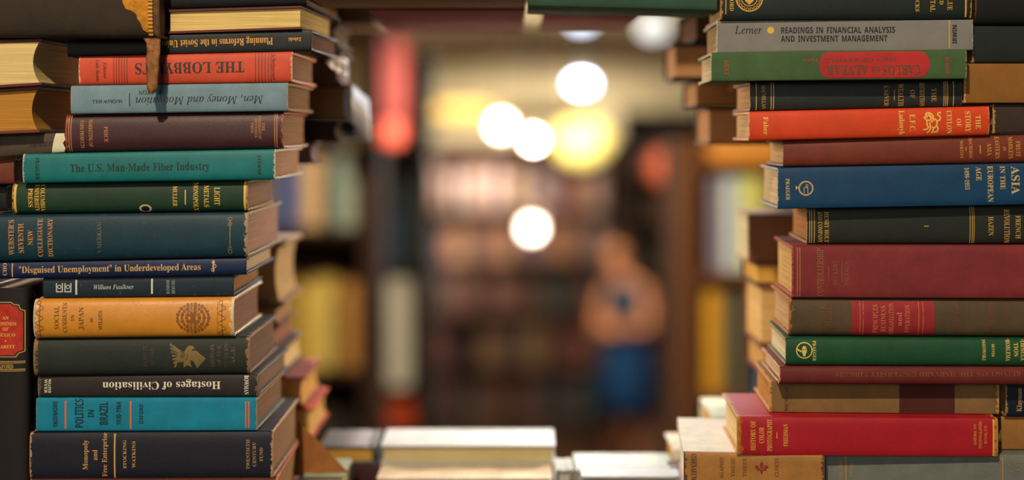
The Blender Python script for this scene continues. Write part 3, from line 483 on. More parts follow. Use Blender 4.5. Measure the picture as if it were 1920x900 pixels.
    (2, 65, 232, [[0,0,85,241,147,241,232,0,177,0,160,57,72,57,55,0], [85,100,147,100,130,155,125,170,120,188,116,203,111,187,106,168,102,155]]),
    (2, 66, 226, [[30,0,30,240,105,240,147,236,177,226,196,208,202,179,199,160,192,144,181,133,165,127,165,126,187,117,195,110,202,100,206,86,208,70,202,40,184,18,156,5,120,0], [81,145,110,145,129,146,141,152,148,160,150,172,147,184,140,192,127,197,108,198,81,198], [81,42,114,42,134,44,146,51,153,61,155,75,153,87,146,96,133,102,112,104,81,104]]),
    (2, 67, 214, [[127,-3,94,0,66,12,45,30,31,55,22,85,19,120,23,154,33,184,49,209,71,227,99,239,132,243,168,239,202,226,186,185,159,196,132,201,106,195,87,179,76,153,72,119,75,85,86,60,105,44,132,39,161,42,193,52,193,9,162,0]]),
    (2, 68, 248, [[30,0,30,240,105,240,141,236,171,226,195,210,214,187,225,158,229,122,220,69,195,31,153,8,98,0], [81,42,103,42,144,51,168,77,176,121,172,156,159,179,137,193,108,198,81,198]]),
    (2, 69, 188, [[30,0,30,240,168,240,168,198,81,198,81,145,162,145,162,104,81,104,81,42,168,42,168,0]]),
    (2, 70, 184, [[30,0,30,240,168,240,168,198,80,198,80,136,162,136,162,95,80,95,80,0]]),
    (2, 71, 243, [[131,-3,83,5,48,28,27,67,19,120,23,155,34,185,52,210,77,228,108,239,145,243,182,239,216,228,199,188,174,197,144,201,124,198,106,191,92,179,81,162,74,142,72,119,73,97,78,78,86,61,98,49,114,42,134,39,153,40,167,42,167,92,121,92,121,135,216,135,216,10,177,0]]),
    (2, 72, 257, [[30,0,30,240,81,240,81,146,176,146,176,240,227,240,227,0,176,0,176,103,81,103,81,0]]),
    (2, 73, 131, [[11,0,11,29,40,42,40,197,11,211,11,240,120,240,120,211,91,197,91,42,120,29,120,0]]),
    (2, 74, 111, [[5,-71,-12,-69,-25,-67,-25,-25,-14,-27,-1,-28,15,-25,21,-20,26,-12,30,15,30,240,81,240,81,15,79,-12,71,-34,60,-51,45,-62,26,-68]]),
    (2, 75, 223, [[30,0,30,240,81,240,81,130,91,144,101,158,166,240,222,240,139,134,223,0,165,0,102,101,81,86,81,0]]),
    (2, 76, 190, [[30,0,30,240,81,240,81,42,178,42,178,0]]),
    (2, 77, 317, [[30,0,30,240,99,240,156,56,157,56,217,240,286,240,286,0,239,0,239,113,240,140,241,168,241,188,240,188,178,0,132,0,74,188,73,188,74,168,75,139,76,111,76,0]]),
    (2, 78, 273, [[30,0,30,240,94,240,198,60,199,60,198,93,197,126,197,240,243,240,243,0,178,0,74,181,73,181,75,147,76,113,76,0]]),
    (2, 79, 267, [[134,-3,98,1,69,12,47,31,32,55,23,86,19,121,23,155,32,185,47,210,69,228,98,240,134,243,169,240,198,228,220,210,236,185,245,155,248,120,245,85,236,55,220,31,198,12,169,1], [134,39,162,45,180,61,191,87,194,120,191,154,180,180,162,196,134,201,106,196,87,180,76,154,73,120,76,87,87,61,106,45]]),
    (2, 80, 211, [[30,0,30,240,107,240,147,235,174,220,190,196,196,165,194,145,187,126,175,109,158,96,134,88,103,85,81,85,81,0], [81,127,98,127,117,129,132,135,141,147,144,163,140,183,126,194,104,198,81,198]]),
    (2, 81, 267, [[181,-57,137,-3,134,-3,98,1,69,12,47,31,32,55,23,86,19,121,23,155,32,185,47,210,69,228,98,240,134,243,169,240,198,228,220,210,236,185,245,155,248,120,244,83,233,51,215,25,189,7,246,-57], [134,39,162,45,180,61,191,87,194,120,191,154,180,180,162,196,134,201,106,196,87,180,76,154,73,120,76,87,87,61,106,45]]),
    (2, 82, 222, [[30,0,30,240,100,240,143,235,172,222,190,200,196,168,194,152,190,139,173,118,151,104,222,0,165,0,108,92,81,92,81,0], [81,133,97,133,119,135,133,142,142,152,144,167,141,181,133,191,118,196,96,198,81,198]]),
    (2, 83, 185, [[83,-3,47,0,15,11,15,58,51,45,69,40,87,39,103,40,114,46,120,54,122,64,119,76,108,86,75,103,57,113,38,127,24,147,20,160,18,175,24,204,40,225,66,239,99,243,135,239,171,226,154,187,125,197,98,201,85,199,76,194,70,186,68,177,71,165,79,156,113,138,145,120,156,110,165,98,170,84,172,66,166,38,149,16,121,1]]),
    (2, 84, 194, [[72,0,72,197,7,197,7,240,188,240,188,197,123,197,123,0]]),
    (2, 85, 254, [[126,-3,84,3,53,21,35,49,29,85,29,240,79,240,79,93,82,68,91,51,106,42,127,39,149,43,163,52,172,69,175,93,175,240,225,240,225,85,223,61,214,40,201,22,181,8,157,0]]),
    (2, 86, 218, [[81,0,0,240,51,240,96,97,100,83,105,63,109,44,113,63,118,83,122,97,167,240,218,240,137,0]]),
    (2, 87, 325, [[61,0,0,240,50,240,81,109,85,89,89,66,92,46,95,66,100,88,103,105,138,240,186,240,221,105,225,89,229,66,232,46,235,66,240,89,244,109,275,240,325,240,264,0,206,0,173,126,171,137,167,153,164,170,162,182,160,170,157,153,154,137,151,126,119,0]]),
    (2, 88, 224, [[0,0,80,124,5,240,61,240,113,153,164,240,218,240,143,121,224,0,166,0,110,91,54,0]]),
    (2, 89, 210, [[80,0,80,92,0,240,55,240,105,141,155,240,210,240,130,93,130,0]]),
    (2, 90, 194, [[8,0,8,33,123,198,11,198,11,240,183,240,183,207,69,42,186,42,186,0]]),
    (2, 48, 192, [[96,-3,58,5,32,29,17,68,12,120,14,156,20,186,31,211,47,229,68,240,96,243,133,235,159,211,175,172,180,120,178,84,171,54,161,29,145,11,123,0], [96,38,112,43,122,58,127,84,129,120,127,156,122,182,112,197,96,202,80,197,70,182,64,156,62,120,64,84,70,58,80,43]]),
    (2, 49, 192, [[88,0,88,139,88,162,89,186,82,179,72,170,44,148,20,178,97,240,139,240,139,0]]),
    (2, 50, 192, [[13,0,13,35,74,96,103,127,119,150,124,172,122,185,116,194,107,199,95,201,81,199,68,194,40,176,13,209,35,226,62,238,98,243,120,241,139,235,154,224,165,211,172,196,174,178,172,159,166,142,144,110,107,74,77,45,77,43,181,43,181,0]]),
    (2, 51, 192, [[82,-3,45,0,13,10,13,53,45,41,77,37,100,39,115,46,123,58,126,73,121,90,114,96,103,100,68,104,50,104,50,143,68,143,102,147,112,152,118,158,122,175,120,186,114,195,103,200,88,202,72,201,58,196,37,185,13,220,46,236,67,241,91,243,124,239,150,228,166,210,172,186,168,164,157,146,140,134,120,126,120,125,145,119,164,108,175,91,179,70,176,50,168,32,155,18,137,6,112,-1]]),
    (2, 52, 192, [[108,0,108,50,6,50,6,85,111,240,157,240,157,89,186,89,186,50,157,50,157,0], [50,89,108,89,108,130,108,148,109,169,110,182,109,182,102,169,94,155]]),
    (2, 53, 192, [[81,-3,46,0,16,10,16,53,46,42,79,38,99,40,114,47,123,59,126,76,120,96,104,108,78,112,58,110,41,107,21,118,30,240,160,240,160,197,75,197,70,150,82,152,101,153,121,151,140,145,155,134,167,120,174,102,177,80,171,45,152,19,122,2]]),
    (2, 54, 192, [[99,-3,76,-1,55,8,37,22,24,42,15,69,12,102,15,143,25,181,34,198,47,213,62,225,81,235,104,240,132,242,148,242,164,240,164,199,150,202,135,203,109,200,89,193,75,182,66,167,61,149,58,128,60,128,69,139,80,148,94,154,112,156,141,151,163,136,176,112,181,80,175,45,159,19,133,2], [98,37,112,40,123,48,130,61,132,79,130,95,124,107,114,114,99,117,80,112,67,99,62,84,66,62,78,44,88,39]]),
    (2, 55, 192, [[37,0,127,197,9,197,9,240,181,240,181,208,90,0]]),
    (2, 56, 192, [[96,-3,60,1,34,14,17,34,12,61,15,83,25,101,40,114,58,125,43,136,30,150,22,166,19,185,22,203,30,217,42,228,58,236,77,241,96,243,116,241,134,236,150,228,162,217,170,203,173,185,170,165,160,150,147,137,130,127,154,111,173,90,178,77,180,62,177,44,169,28,157,14,140,5,119,-1], [96,148,116,161,123,170,125,181,123,192,117,199,107,204,96,206,84,204,75,199,69,192,67,181,69,170,76,161], [95,34,112,36,124,42,131,51,133,63,128,79,114,92,98,102,94,104,69,87,61,77,59,64,61,52,68,42,79,36]]),
    (2, 57, 192, [[60,-3,43,-3,28,-1,28,40,42,37,56,36,83,39,103,46,116,57,126,72,131,90,133,111,131,111,113,91,98,85,78,83,51,88,29,103,15,127,11,159,16,194,33,220,59,237,92,242,116,240,137,231,154,217,168,197,177,170,180,137,177,97,166,58,157,41,145,26,130,14,111,5,87,-1], [92,122,112,127,125,140,130,155,126,177,113,195,104,200,93,202,80,199,69,192,62,179,60,160,62,144,68,132,78,125]]),
):
    GLYPHS['BIS'[_font] + chr(_code)] = (_adv / 500, [[(o[i] / 500, o[i + 1] / 500) for i in range(0, len(o), 2)] for o in _outlines])
CAP = 0.4554
_tess = {}


def tess(polys):
    return polys, tessellate_polygon([[Vector((x, y, 0)) for x, y in p] for p in polys])


def glyph(key):
    if key not in _tess:
        adv, sp = GLYPHS[key]
        # letters made of separate bodies (i, j) are filled one by one; holes go with the body around them
        ar = lambda p: sum(a[0] * b[1] - b[0] * a[1] for a, b in zip(p, p[1:] + p[:1]))
        big = max(sp, key=lambda p: abs(ar(p)))
        sign = ar(big) > 0
        outs = [p for p in sp if (ar(p) > 0) == sign]
        holes = [p for p in sp if (ar(p) > 0) != sign]
        res = []
        for p in outs:
            x0, x1 = min(q[0] for q in p), max(q[0] for q in p)
            y0, y1 = min(q[1] for q in p), max(q[1] for q in p)
            hs = [h for h in holes if x0 <= h[0][0] <= x1 and y0 <= h[0][1] <= y1]
            res.append(tess([p] + hs))
        _tess[key] = (adv, res)
    return _tess[key]


def text_tris(text, rot, cx, cy, length, cap, font='B', track=0.0, slant=0.0):
    """Triangles of a line of text in photograph pixels: centre, extent along the line, capital height, turn in degrees."""
    pen = 0.0
    raw = []
    for ch in text:
        if ch == ' ':
            pen += (.30 if font == 'S' else .20) + track
            continue
        if ch == '"':
            a, res = glyph("B'")
            for off in (0, .09):
                raw.append((pen + off, res))
            pen += a + .1 + track
            continue
        k = font + ch
        if k not in GLYPHS:
            k = 'B' + ch
        if k not in GLYPHS:
            k = 'B' + ch.upper() if 'B' + ch.upper() in GLYPHS else 'B.'
        a, res = glyph(k)
        raw.append((pen, res))
        pen += a + track
    sx = length / max(pen - track, .01)
    sy = cap / CAP
    a = math.radians(rot)
    ca, sa = math.cos(a), math.sin(a)
    tris = []
    for off, res in raw:
        for polys, ts in res:
            flat = [p for q in polys for p in q]
            for t in ts:
                tri = []
                for i in t:
                    x = (flat[i][0] + off) * sx - length / 2
                    y = flat[i][1] * sy - cap / 2
                    x += slant * y
                    tri.append((cx + x * ca - y * sa, cy - (x * sa + y * ca)))
                tris.append(tri)
    return tris


def poly_tris(*polys):
    out = []
    for p in polys:
        _, ts = tess([p])
        for t in ts:
            out.append([p[i] for i in t])
    return out


def rect(x0, y0, x1, y1):
    return [(x0, y0), (x1, y0), (x1, y1), (x0, y1)]


def ring(cx, cy, r, wd, n=28, sx=1.0):
    out = []
    for k in range(n):
        a, b = 2 * math.pi * k / n, 2 * math.pi * (k + 1) / n
        q = [(cx + sx * rr * math.cos(t), cy + rr * math.sin(t)) for t, rr in ((a, r), (b, r), (b, r - wd), (a, r - wd))]
        out += [[q[0], q[1], q[2]], [q[0], q[2], q[3]]]
    return out


def disc(cx, cy, r, n=20, sx=1.0):
    return poly_tris([(cx + sx * r * math.cos(2 * math.pi * k / n), cy + r * math.sin(2 * math.pi * k / n)) for k in range(n)])


def stroke(pts, wd):
    out = []
    for (x0, y0), (x1, y1) in zip(pts, pts[1:]):
        d = math.hypot(x1 - x0, y1 - y0) or 1
        nx, ny = -(y1 - y0) / d * wd / 2, (x1 - x0) / d * wd / 2
        ex, ey = (x1 - x0) / d * wd * .3, (y1 - y0) / d * wd * .3
        q = [(x0 + nx - ex, y0 + ny - ey), (x1 + nx + ex, y1 + ny + ey), (x1 - nx + ex, y1 - ny + ey), (x0 - nx - ex, y0 - ny - ey)]
        out += [[q[0], q[1], q[2]], [q[0], q[2], q[3]]]
    return out


# ------------------------------------------------------------------ books
class Book:
    pass


def line(p, q):
    """Boundary between two books of a stack: a straight line through two photograph points, as z over px at the wall of spines."""
    (x0, y0), (x1, y1) = p, q
    return lambda px: y0 + (y1 - y0) * (px - x0) / (x1 - x0)


def book(label, x, bot, top, color, name='book', Y=Y0, w=.15, yaw=0.0, facing='spine', bulge=.16, p=2.4, bt=None,
         pages='a5825c', wear=.0, wearcol='b08a60', group=None, mott=.22, rough=.62, spec=.35, dust=0.0, gap=.0004,
         hinge=True, over=.0032, cat='book', Yn=None, cover=None, lift=1.0):
    """A hardback lying flat. x: photo px of its left and right end at its front; bot, top: lines in photo px at depth Yn."""
    b = Book()
    Yn = Yn or Y0
    b.Y, b.rz = Y, math.radians(yaw)
    X0, X1 = (x[0] - CX) * Y / FPX, (x[1] - CX) * Y / FPX
    span = X1 - X0
    zf = lambda ln, X: ZC - (ln(X / Yn * FPX + CX) - HY) * Yn / FPX
    Xc = (X0 + X1) / 2
    zb = zf(bot, Xc) + gap / 2
    b.root = empty(name, (Xc, Y, zb), b.rz)
    sb = (zf(bot, X1) - zf(bot, X0)) / span
    st = (zf(top, X1) - zf(top, X0)) / span
    T = zf(top, Xc) - gap / 2 - zb
    b.z0 = lambda X: sb * X
    b.z1 = lambda X: T + st * X
    b.slope = math.degrees(math.atan((sb + st) / 2))
    b.T = T
    L, D = (span, w) if facing in ('spine', 'fore') else (w, span)
    b.L, b.D = L, D
    bt = bt or min(.0026, T * .14)
    bu = bulge * T
    b.spine = lambda t: bu * (1 - (1 - abs(2 * min(max(t, 0), 1) - 1) ** p) ** (1 / p))
    b.color = color

    def place(u, d, z):
        if facing == 'spine':
            X, Yl = u - L / 2, d
        elif facing == 'fore':
            X, Yl = u - L / 2, D - d
        elif facing == 'head':     # spine to the left
            X, Yl = d - D / 2, u
        else:                      # tail, spine to the right
            X, Yl = D / 2 - d, u
        t = z / T
        return (X, Yl, b.z0(X) * (1 - t) + b.z1(X) * t)

    m = 12
    ts = [.5 - .5 * math.cos(math.pi * k / m) for k in range(m + 1)]
    g = .0009 if hinge else 0
    out = [(D, 0), (D * .6, 0), (bu + .012, 0), (bu + .008, g), (bu + .004, .0001)]
    inn = [(D, bt), (D * .6, bt), (bu + .012, bt), (bu + .008, bt + g), (bu + .004, bt)]
    arc = [(b.spine(t), T * t) for t in ts]
    arci = [(b.spine(t) + .0018, bt + (T - 2 * bt) * t) for t in ts]
    out = out + arc + [(d, T - z) for d, z in reversed(out)]
    inn = inn + arci + [(d, T - z) for d, z in reversed(inn)]
    bm = bmesh.new()
    us = [0, L * .02, L * .5, L * .98, L]
    O = [[bm.verts.new(place(u, d, z)) for d, z in out] for u in us]
    I = [[bm.verts.new(place(u, d, z)) for d, z in inn] for u in us]
    n = len(out)
    for i in range(len(us) - 1):
        for k in range(n - 1):
            bm.faces.new((O[i][k], O[i][k + 1], O[i + 1][k + 1], O[i + 1][k]))
            bm.faces.new((I[i][k], I[i + 1][k], I[i + 1][k + 1], I[i][k + 1]))
        for k in (0, n - 1):
            bm.faces.new((O[i][k], O[i + 1][k], I[i + 1][k], I[i][k]))
    for i in (0, len(us) - 1):
        for k in range(n - 1):
            bm.faces.new((O[i][k], O[i][k + 1], I[i][k + 1], I[i][k]))
    cm = cover or cloth(color, round(L, 4) if facing in ('spine', 'fore') else None, wear, wearcol, rough, mott, spec, dust)
    b.cover = link('cover', bm, cm, b.root, smooth=True, bevel=.0005)
    # block of leaves
    bm = bmesh.new()
    zt = [bt + .0001 + (T - 2 * bt - .0002) * k / 10 for k in range(11)]
    pr = []
    for z in zt:
        t = (z - bt) / (T - 2 * bt)
        pr.append((b.spine(t) + .004, z))
    fe = []
    for z in zt:
        t = (z - bt) / (T - 2 * bt)
        fe.append((D - over - .001 - bu * .55 * (1 - (2 * t - 1) ** 2), z))
    A = [[bm.verts.new(place(u, d, z)) for d, z in pr] for u in (over, L - over)]
    B = [[bm.verts.new(place(u, d, z)) for d, z in fe] for u in (over, L - over)]
    for k in range(10):
        bm.faces.new((A[0][k], A[1][k], A[1][k + 1], A[0][k + 1]))
        bm.faces.new((B[0][k], B[0][k + 1], B[1][k + 1], B[1][k]))
        for i in (0, 1):
            bm.faces.new((A[i][k], A[i][k + 1], B[i][k + 1], B[i][k]))
    for k in (0, 10):
        bm.faces.new((A[0][k], A[1][k], B[1][k], B[0][k]))
    link('page_block', bm, paper(pages, lift=lift), b.root, smooth=True, angle=30)
    tag(b.root, label, cat, group)
    return b


def local(b, px, py):
    """Where the ray through a photograph pixel meets the plane of the book's spine, in the book's own x and z."""
    R = b.root.location
    c, s = math.cos(b.rz), math.sin(b.rz)
    k = (px - CX) / FPX
    q = (k * R.y - R.x) / (c - k * s)
    Y = R.y + q * s
    return q, ZC - (py - HY) * Y / FPX - R.z


def on_spine(b, name, mat, tris, lift=.00025, parent=None):
    """Flat print laid on the curved spine."""
    bm = bmesh.new()
    for t in tris:
        vs = []
        for p in t:
            X, Z = local(b, *p)
            vs.append(bm.verts.new((X, 0, Z)))
        try:
            bm.faces.new(vs)
        except ValueError:
            pass
    zs = [v.co.z for v in bm.verts]
    if not zs:
        return None
    lo, hi = min(zs), max(zs)
    st = max(b.T / 14, .0008)
    z = lo + st
    while z < hi:
        bmesh.ops.bisect_plane(bm, geom=bm.verts[:] + bm.edges[:] + bm.faces[:], plane_co=(0, 0, z), plane_no=(0, 0, 1))
        z += st
    for v in bm.verts:
        a, c = b.z0(v.co.x), b.z1(v.co.x)
        t = (v.co.z - a) / (c - a)
        t = min(max(t, .015), .985)
        v.co.z = a + t * (c - a)
        v.co.y = b.spine(t) - lift
    return link(name, bm, mat, parent or b.root, recalc=False)


def letters(b, name, mat, rows, lift=.0003, parent=None):
    tris = []
    for r in rows:
        tx, rot, cx, cy, ln, cap = r[:6]
        font = r[6] if len(r) > 6 else 'B'
        tris += text_tris(tx, rot + b.slope, cx, cy, ln, cap, font, *(r[7:]))
    return on_spine(b, name, mat, tris, lift, parent)


def rules(b, name, mat, xs, wd=2.0, y=None, lift=.00025):
    """Gilt lines across the spine."""
    tris = []
    for X in xs:
        y0, y1 = y or (b.py0, b.py1)
        tris += poly_tris(rect(X - wd / 2, y0, X + wd / 2, y1))
    return on_spine(b, name, mat, tris, lift)


def patch(b, name, mat, px0, px1, t0=.02, t1=.98, lift=.0002, round_px=0):
    """A panel of other cloth or a gilt rule across the spine, from px0 to px1 of the photograph."""
    zc = None
    pm = ZC - (b.root.location.z + b.T / 2)
    py = HY + pm * FPX / b.root.location.y
    x0, x1 = local(b, px0, py)[0], local(b, px1, py)[0]
    bm = bmesh.new()
    n = 14
    prev = None
    for k in range(n + 1):
        t = t0 + (t1 - t0) * k / n
        r = 0
        if round_px:
            u = abs(2 * k / n - 1)
            r = round_px * .0005 * (1 - math.sqrt(max(0, 1 - u * u)))
        cur = []
        for X in (x0 + r, x1 - r):
            a, c = b.z0(X), b.z1(X)
            cur.append(bm.verts.new((X, b.spine(t) - lift, a + t * (c - a))))
        if prev:
            bm.faces.new((prev[0], prev[1], cur[1], cur[0]))
        prev = cur
    return link(name, bm, mat, b.root, recalc=False)


def rule(b, mat, *pxs, wd=1.8, t0=.03, t1=.97, name='gilt_line'):
    for X in pxs:
        patch(b, name, mat, X - wd / 2, X + wd / 2, t0, t1)


def joined(bm, tris):
    for t in tris:
        bm.faces.new([bm.verts.new(p) for p in t])


GOLD = 'd8a548'
# ================================================================== the room (setting)
CEIL = ZC + .68


def struct(name, bm, mat, label=None):
    o = link(name, bm, mat)
    o['kind'] = 'structure'
    return o


def slab(name, lo, hi, mat):
    bm = bmesh.new()
    box(bm, lo, hi)
    return struct(name, bm, mat)


slab('floor', (-3.6, -1.5, -.1), (3.6, 13.2, 0), wood('5a3a24', 'floor_boards', 1))
slab('ceiling', (-3.6, 1.62, CEIL), (3.6, 13.2, CEIL + .1), plain('d6ccae', .9, .1, name='ceiling_paint'))
slab('wall_back', (-3.6, 13.2, -.1), (3.6, 13.3, CEIL + .1), plain('cfc4a0', .9, .1, name='wall_paint'))
slab('wall_left', (-3.7, 1.2, -.1), (-3.6, 13.3, CEIL + .1), plain('5a4434', .9, .1, name='wall_paint'))
slab('wall_right', (3.6, 1.2, -.1), (3.7, 13.3, CEIL + .1), plain('4a3a32', .9, .1, name='wall_paint'))
SILL = ZC - .41
slab('wall_front', (-3.6, 1.16, 0), (3.6, 1.61, SILL), plain('3a2c22', .8, .2, name='wall_paint'))
slab('wall_front_left', (-3.6, 1.16, SILL), (-.66, 1.61, CEIL + .1), plain('3a2c22', .8, .2, name='wall_paint'))
slab('wall_front_right', (.66, 1.16, SILL), (3.6, 1.61, CEIL + .1), plain('3a2c22', .8, .2, name='wall_paint'))
slab('wall_front_top', (-.66, 1.34, ZC + .162), (.66, 1.76, CEIL + .1), plain('3a2c22', .8, .2, name='wall_paint'))

# ================================================================== left column of spines
lb = [line((100, a), (520, c)) for a, c in (
    (897, 895), (809, 806), (746, 744), (705, 701), (633, 629), (559, 555), (521, 514), (488, 480), (401, 396), (343, 337),
    (287, 279), (215, 209), (161, 155), (107, 97), (70, 57), (22, 12), (-48, -56))]
flat = lambda y: (lambda px: y)
GL = 'books in the left pile, spines to the front'

b = book('plain dark brown book at the bottom of the left pile', (56, 520), flat(1058), flat(972), '4a3628', w=.17, group=GL)
b = book('salmon pink book directly under the wide black one of the left pile', (56, 520), flat(971), lb[0], 'b86a58', w=.16, yaw=1, group=GL)

b = book('wide black book with gilt lettering and one gilt rule near the bottom left', (55, 512), lb[0], lb[1], '1a1a28', Y=1.245, w=.152, bulge=.08, p=3,
         wear=.004, group=GL, rough=.5, pages='8a6c52', lift=1.35)
g = ink('c99a58', '1a1a28', .2)
letters(b, 'title_lettering', g, [('Monopoly', 90, 160, 853, 56, 9), ('and', 90, 178, 853, 20, 9), ('Free Enterprise', 90, 196, 853, 82, 9)])
letters(b, 'author_lettering', g, [('STOCKING', 90, 234, 852, 54, 6), ('WATKINS', 90, 251, 852, 50, 6)])
letters(b, 'publisher_lettering', ink('b08a58', '1a1a28', .3), [('TWENTIETH', 90, 465, 852, 56, 6), ('CENTURY', 90, 477, 852, 46, 6), ('FUND', 90, 490, 852, 26, 6)])
rule(b, g, 215, wd=3)

b = book('bright blue book with black lettering between orange rules in the left pile', (66, 482), lb[1], lb[2], '0a7f9e', Y=1.247, w=.14, bulge=.06, p=4, wear=.0015, group=GL, pages='7a5e48', lift=1.35, rough=.7, yaw=-1)
k = ink('0f2c36', '0a7f9e', .12)
letters(b, 'title_lettering', k, [('POLITICS', 90, 149, 775, 55, 15, 'S'), ('IN', 90, 171, 775, 16, 11, 'S'), ('BRAZIL', 90, 195, 775, 44, 15, 'S'), ('1930-1964', 90, 223, 775, 44, 9, 'S')])
letters(b, 'author_lettering', k, [('SKIDMORE', 90, 104, 776, 48, 8, 'S')])
letters(b, 'publisher_lettering', k, [('OXFORD', 90, 265, 776, 38, 7, 'S')])
r_ = ink('e0643c', '0a7f9e', .12)
rule(b, r_, 123, 245, wd=3.4, t0=.08, t1=.92, name='orange_rule')
rule(b, r_, 461, 466.5, wd=2.6, t0=.1, t1=.9, name='orange_rule')

b = book('black book with an upside-down white title lying on the bright blue one', (69, 486), lb[2], lb[3], '2a2322', Y=1.25, w=.15, bulge=.12, wear=.006, wearcol='6a5a50', group=GL, pages='7a6152', lift=1.35, yaw=-1)
g = ink('e6e0cc', '2a2322', .1)
letters(b, 'title_lettering', g, [('Hostages of Civilisation', 180, 303, 723, 222, 14)])
letters(b, 'publisher_lettering', g, [('BOWMAN', -90, 462, 722, 36, 8)])
letters(b, 'author_lettering', g, [('WEATER', -90, 93, 724, 26, 5), ('WYER', -90, 86, 724, 26, 5)])

b = book('dark green-black book with a gilt eagle on its spine', (62, 468), lb[3], lb[4], '232a25', Y=1.245, w=.15, bulge=.2, wear=.006, wearcol='8a6a48', group=GL, pages='6a5446', lift=1.35)
g = ink('8a6a38', '232a25', .45)
letters(b, 'publisher_lettering', g, [('HARPER', 90, 68, 674, 46, 7)])
letters(b, 'title_lettering', ink('5f5036', '232a25', .5), [('HISTORY', 90, 398, 667, 44, 7), ('OF THE', 90, 411, 667, 40, 7), ('MODERN', 90, 424, 667, 46, 7), ('AGE', 90, 437, 667, 34, 7)])
letters(b, 'author_lettering', ink('463f30', '232a25', .5), [('BENNETT', 90, 272, 668, 40, 7), ('BLAKE', 90, 286, 668, 34, 6)])
ex, ey = 352, 668
eagle = []
for q in range(7):      # feathers of the raised wing
    u = q / 6
    eagle += stroke([(ex - 6, ey - 6 + 15 * u), (ex - 18 - 2 * u, ey - 12 + 22 * u), (ex - 33 + 9 * u, ey - 22 + 42 * u)], 3.6)
for q in range(6):      # feathers of the lowered wing
    u = q / 5
    eagle += stroke([(ex + 5, ey - 8 + 12 * u), (ex + 15 - 2 * u, ey - 9 + 18 * u), (ex + 32 - 14 * u, ey + 5 + 16 * u)], 3.6)
eagle += poly_tris([(ex - 7, ey - 8), (ex - 3, ey - 15), (ex + 2, ey - 20), (ex + 9, ey - 19), (ex + 14, ey - 14), (ex + 8, ey - 13), (ex + 9, ey - 2), (ex + 5, ey + 10), (ex + 7, ey + 21), (ex - 1, ey + 17), (ex - 8, ey + 22), (ex - 8, ey + 8)])
on_spine(b, 'gilt_eagle', ink('7c6632', '232a25', .4), eagle)

b = book('worn golden-ochre book with a round printed crest in the left pile', (62, 438), lb[4], lb[5], 'cf8a2a', Y=1.24, w=.14, bulge=.2, p=2.2, wear=.007, wearcol='d8c49a', group=GL, pages='7a5a48', lift=1.35, rough=.32, spec=.55, mott=.16)
g = ink('7a4818', 'cf8a2a', .32)
letters(b, 'title_lettering', g, [('SOCIAL', 90, 106, 596, 44, 9), ('CURRENTS', 90, 121, 596, 56, 8), ('IN', 90, 136, 596, 12, 6), ('JAPAN', 90, 152, 597, 42, 9)])
letters(b, 'author_lettering', g, [('WILDES', 90, 188, 600, 36, 7), ('W', 90, 172, 600, 9, 6)])
tr = []
for r, n in ((28, 26), (20, 18), (11, 10)):
    for q in range(n):
        a = 2 * math.pi * q / n
        tr += disc(362 + r * 1.05 * math.cos(a), 596 + r * .92 * math.sin(a), 2.6 if q % 2 else 3.6, 8)
tr += ring(362, 596, 23, 1.2) + ring(362, 596, 15, 1.2) + disc(362, 592, 6) + poly_tris([(354, 606), (358, 596), (366, 596), (371, 606)])
on_spine(b, 'printed_crest', ink('86531c', 'cf8a2a', .3), tr)
tr = []
for X in (74, 416):
    tr = []
    for q in range(7):
        tr += ring(X + (3 if q % 2 else -3), 568 + q * 9.5, 4.2, 1.3, 10)
        tr += disc(X, 573 + q * 9.5, 1.8, 8)
        tr += poly_tris(rect(X - 9, 566 + q * 9, X - 8, 573 + q * 9))
    on_spine(b, 'printed_border', ink('86531c', 'cf8a2a', .3), tr)

b = book('thin navy book with white italic lettering lying on the golden-ochre one', (80, 438), lb[5], lb[6], '102634', Y=1.25, w=.14, bulge=.1, group=GL, pages='86603e', lift=1.35, rough=.5, dust=.25)
g = ink('c9cdc4', '102634', .25)
letters(b, 'author_lettering', g, [('William Faulkner', 0, 213, 538, 76, 8, 'I')])
tr = []
for x0, x1 in ((105, 118), (121, 134)):
    tr += poly_tris(rect(x0, 531, x0 + 2, 548), rect(x0, 546, x1, 548), rect(x1 - 2, 531, x1, 548)) + ring((x0 + x1) / 2, 538, 4, 1.4, 12)
on_spine(b, 'printed_letters', g, tr)
rule(b, g, 143, 285, wd=3.5, t0=.15, t1=.9, name='white_rule')
letters(b, 'publisher_lettering', ink('8f9a98', '102634', .35), [('RANDOM', 90, 315, 538, 26, 6), ('HOUSE', 90, 325, 538, 26, 6)])

b = book('slim dark blue book with one long gilt title directly under the thick dictionary', (-24, 462), lb[6], lb[7], '0a2046', Y=1.245, w=.145, bulge=.2, group=GL, pages='b09878', lift=1.35, rough=.5, yaw=0)
g = ink('d0a868', '0a2046', .2)
letters(b, 'title_lettering', g, [('"Disguised Unemployment" in Underdeveloped Areas', 0, 206, 503, 342, 12)])
letters(b, 'author_lettering', g, [('CHO', 90, 9, 505, 24, 7)])
rule(b, g, 23, wd=2, t0=.1, t1=.9)
on_spine(b, 'gilt_ornament', g, ring(400, 492, 3, 1.2, 10) + ring(402, 499, 4, 1.3, 10) + ring(399, 506, 3.4, 1.2, 10) + poly_tris(rect(399, 488, 401.5, 510)))

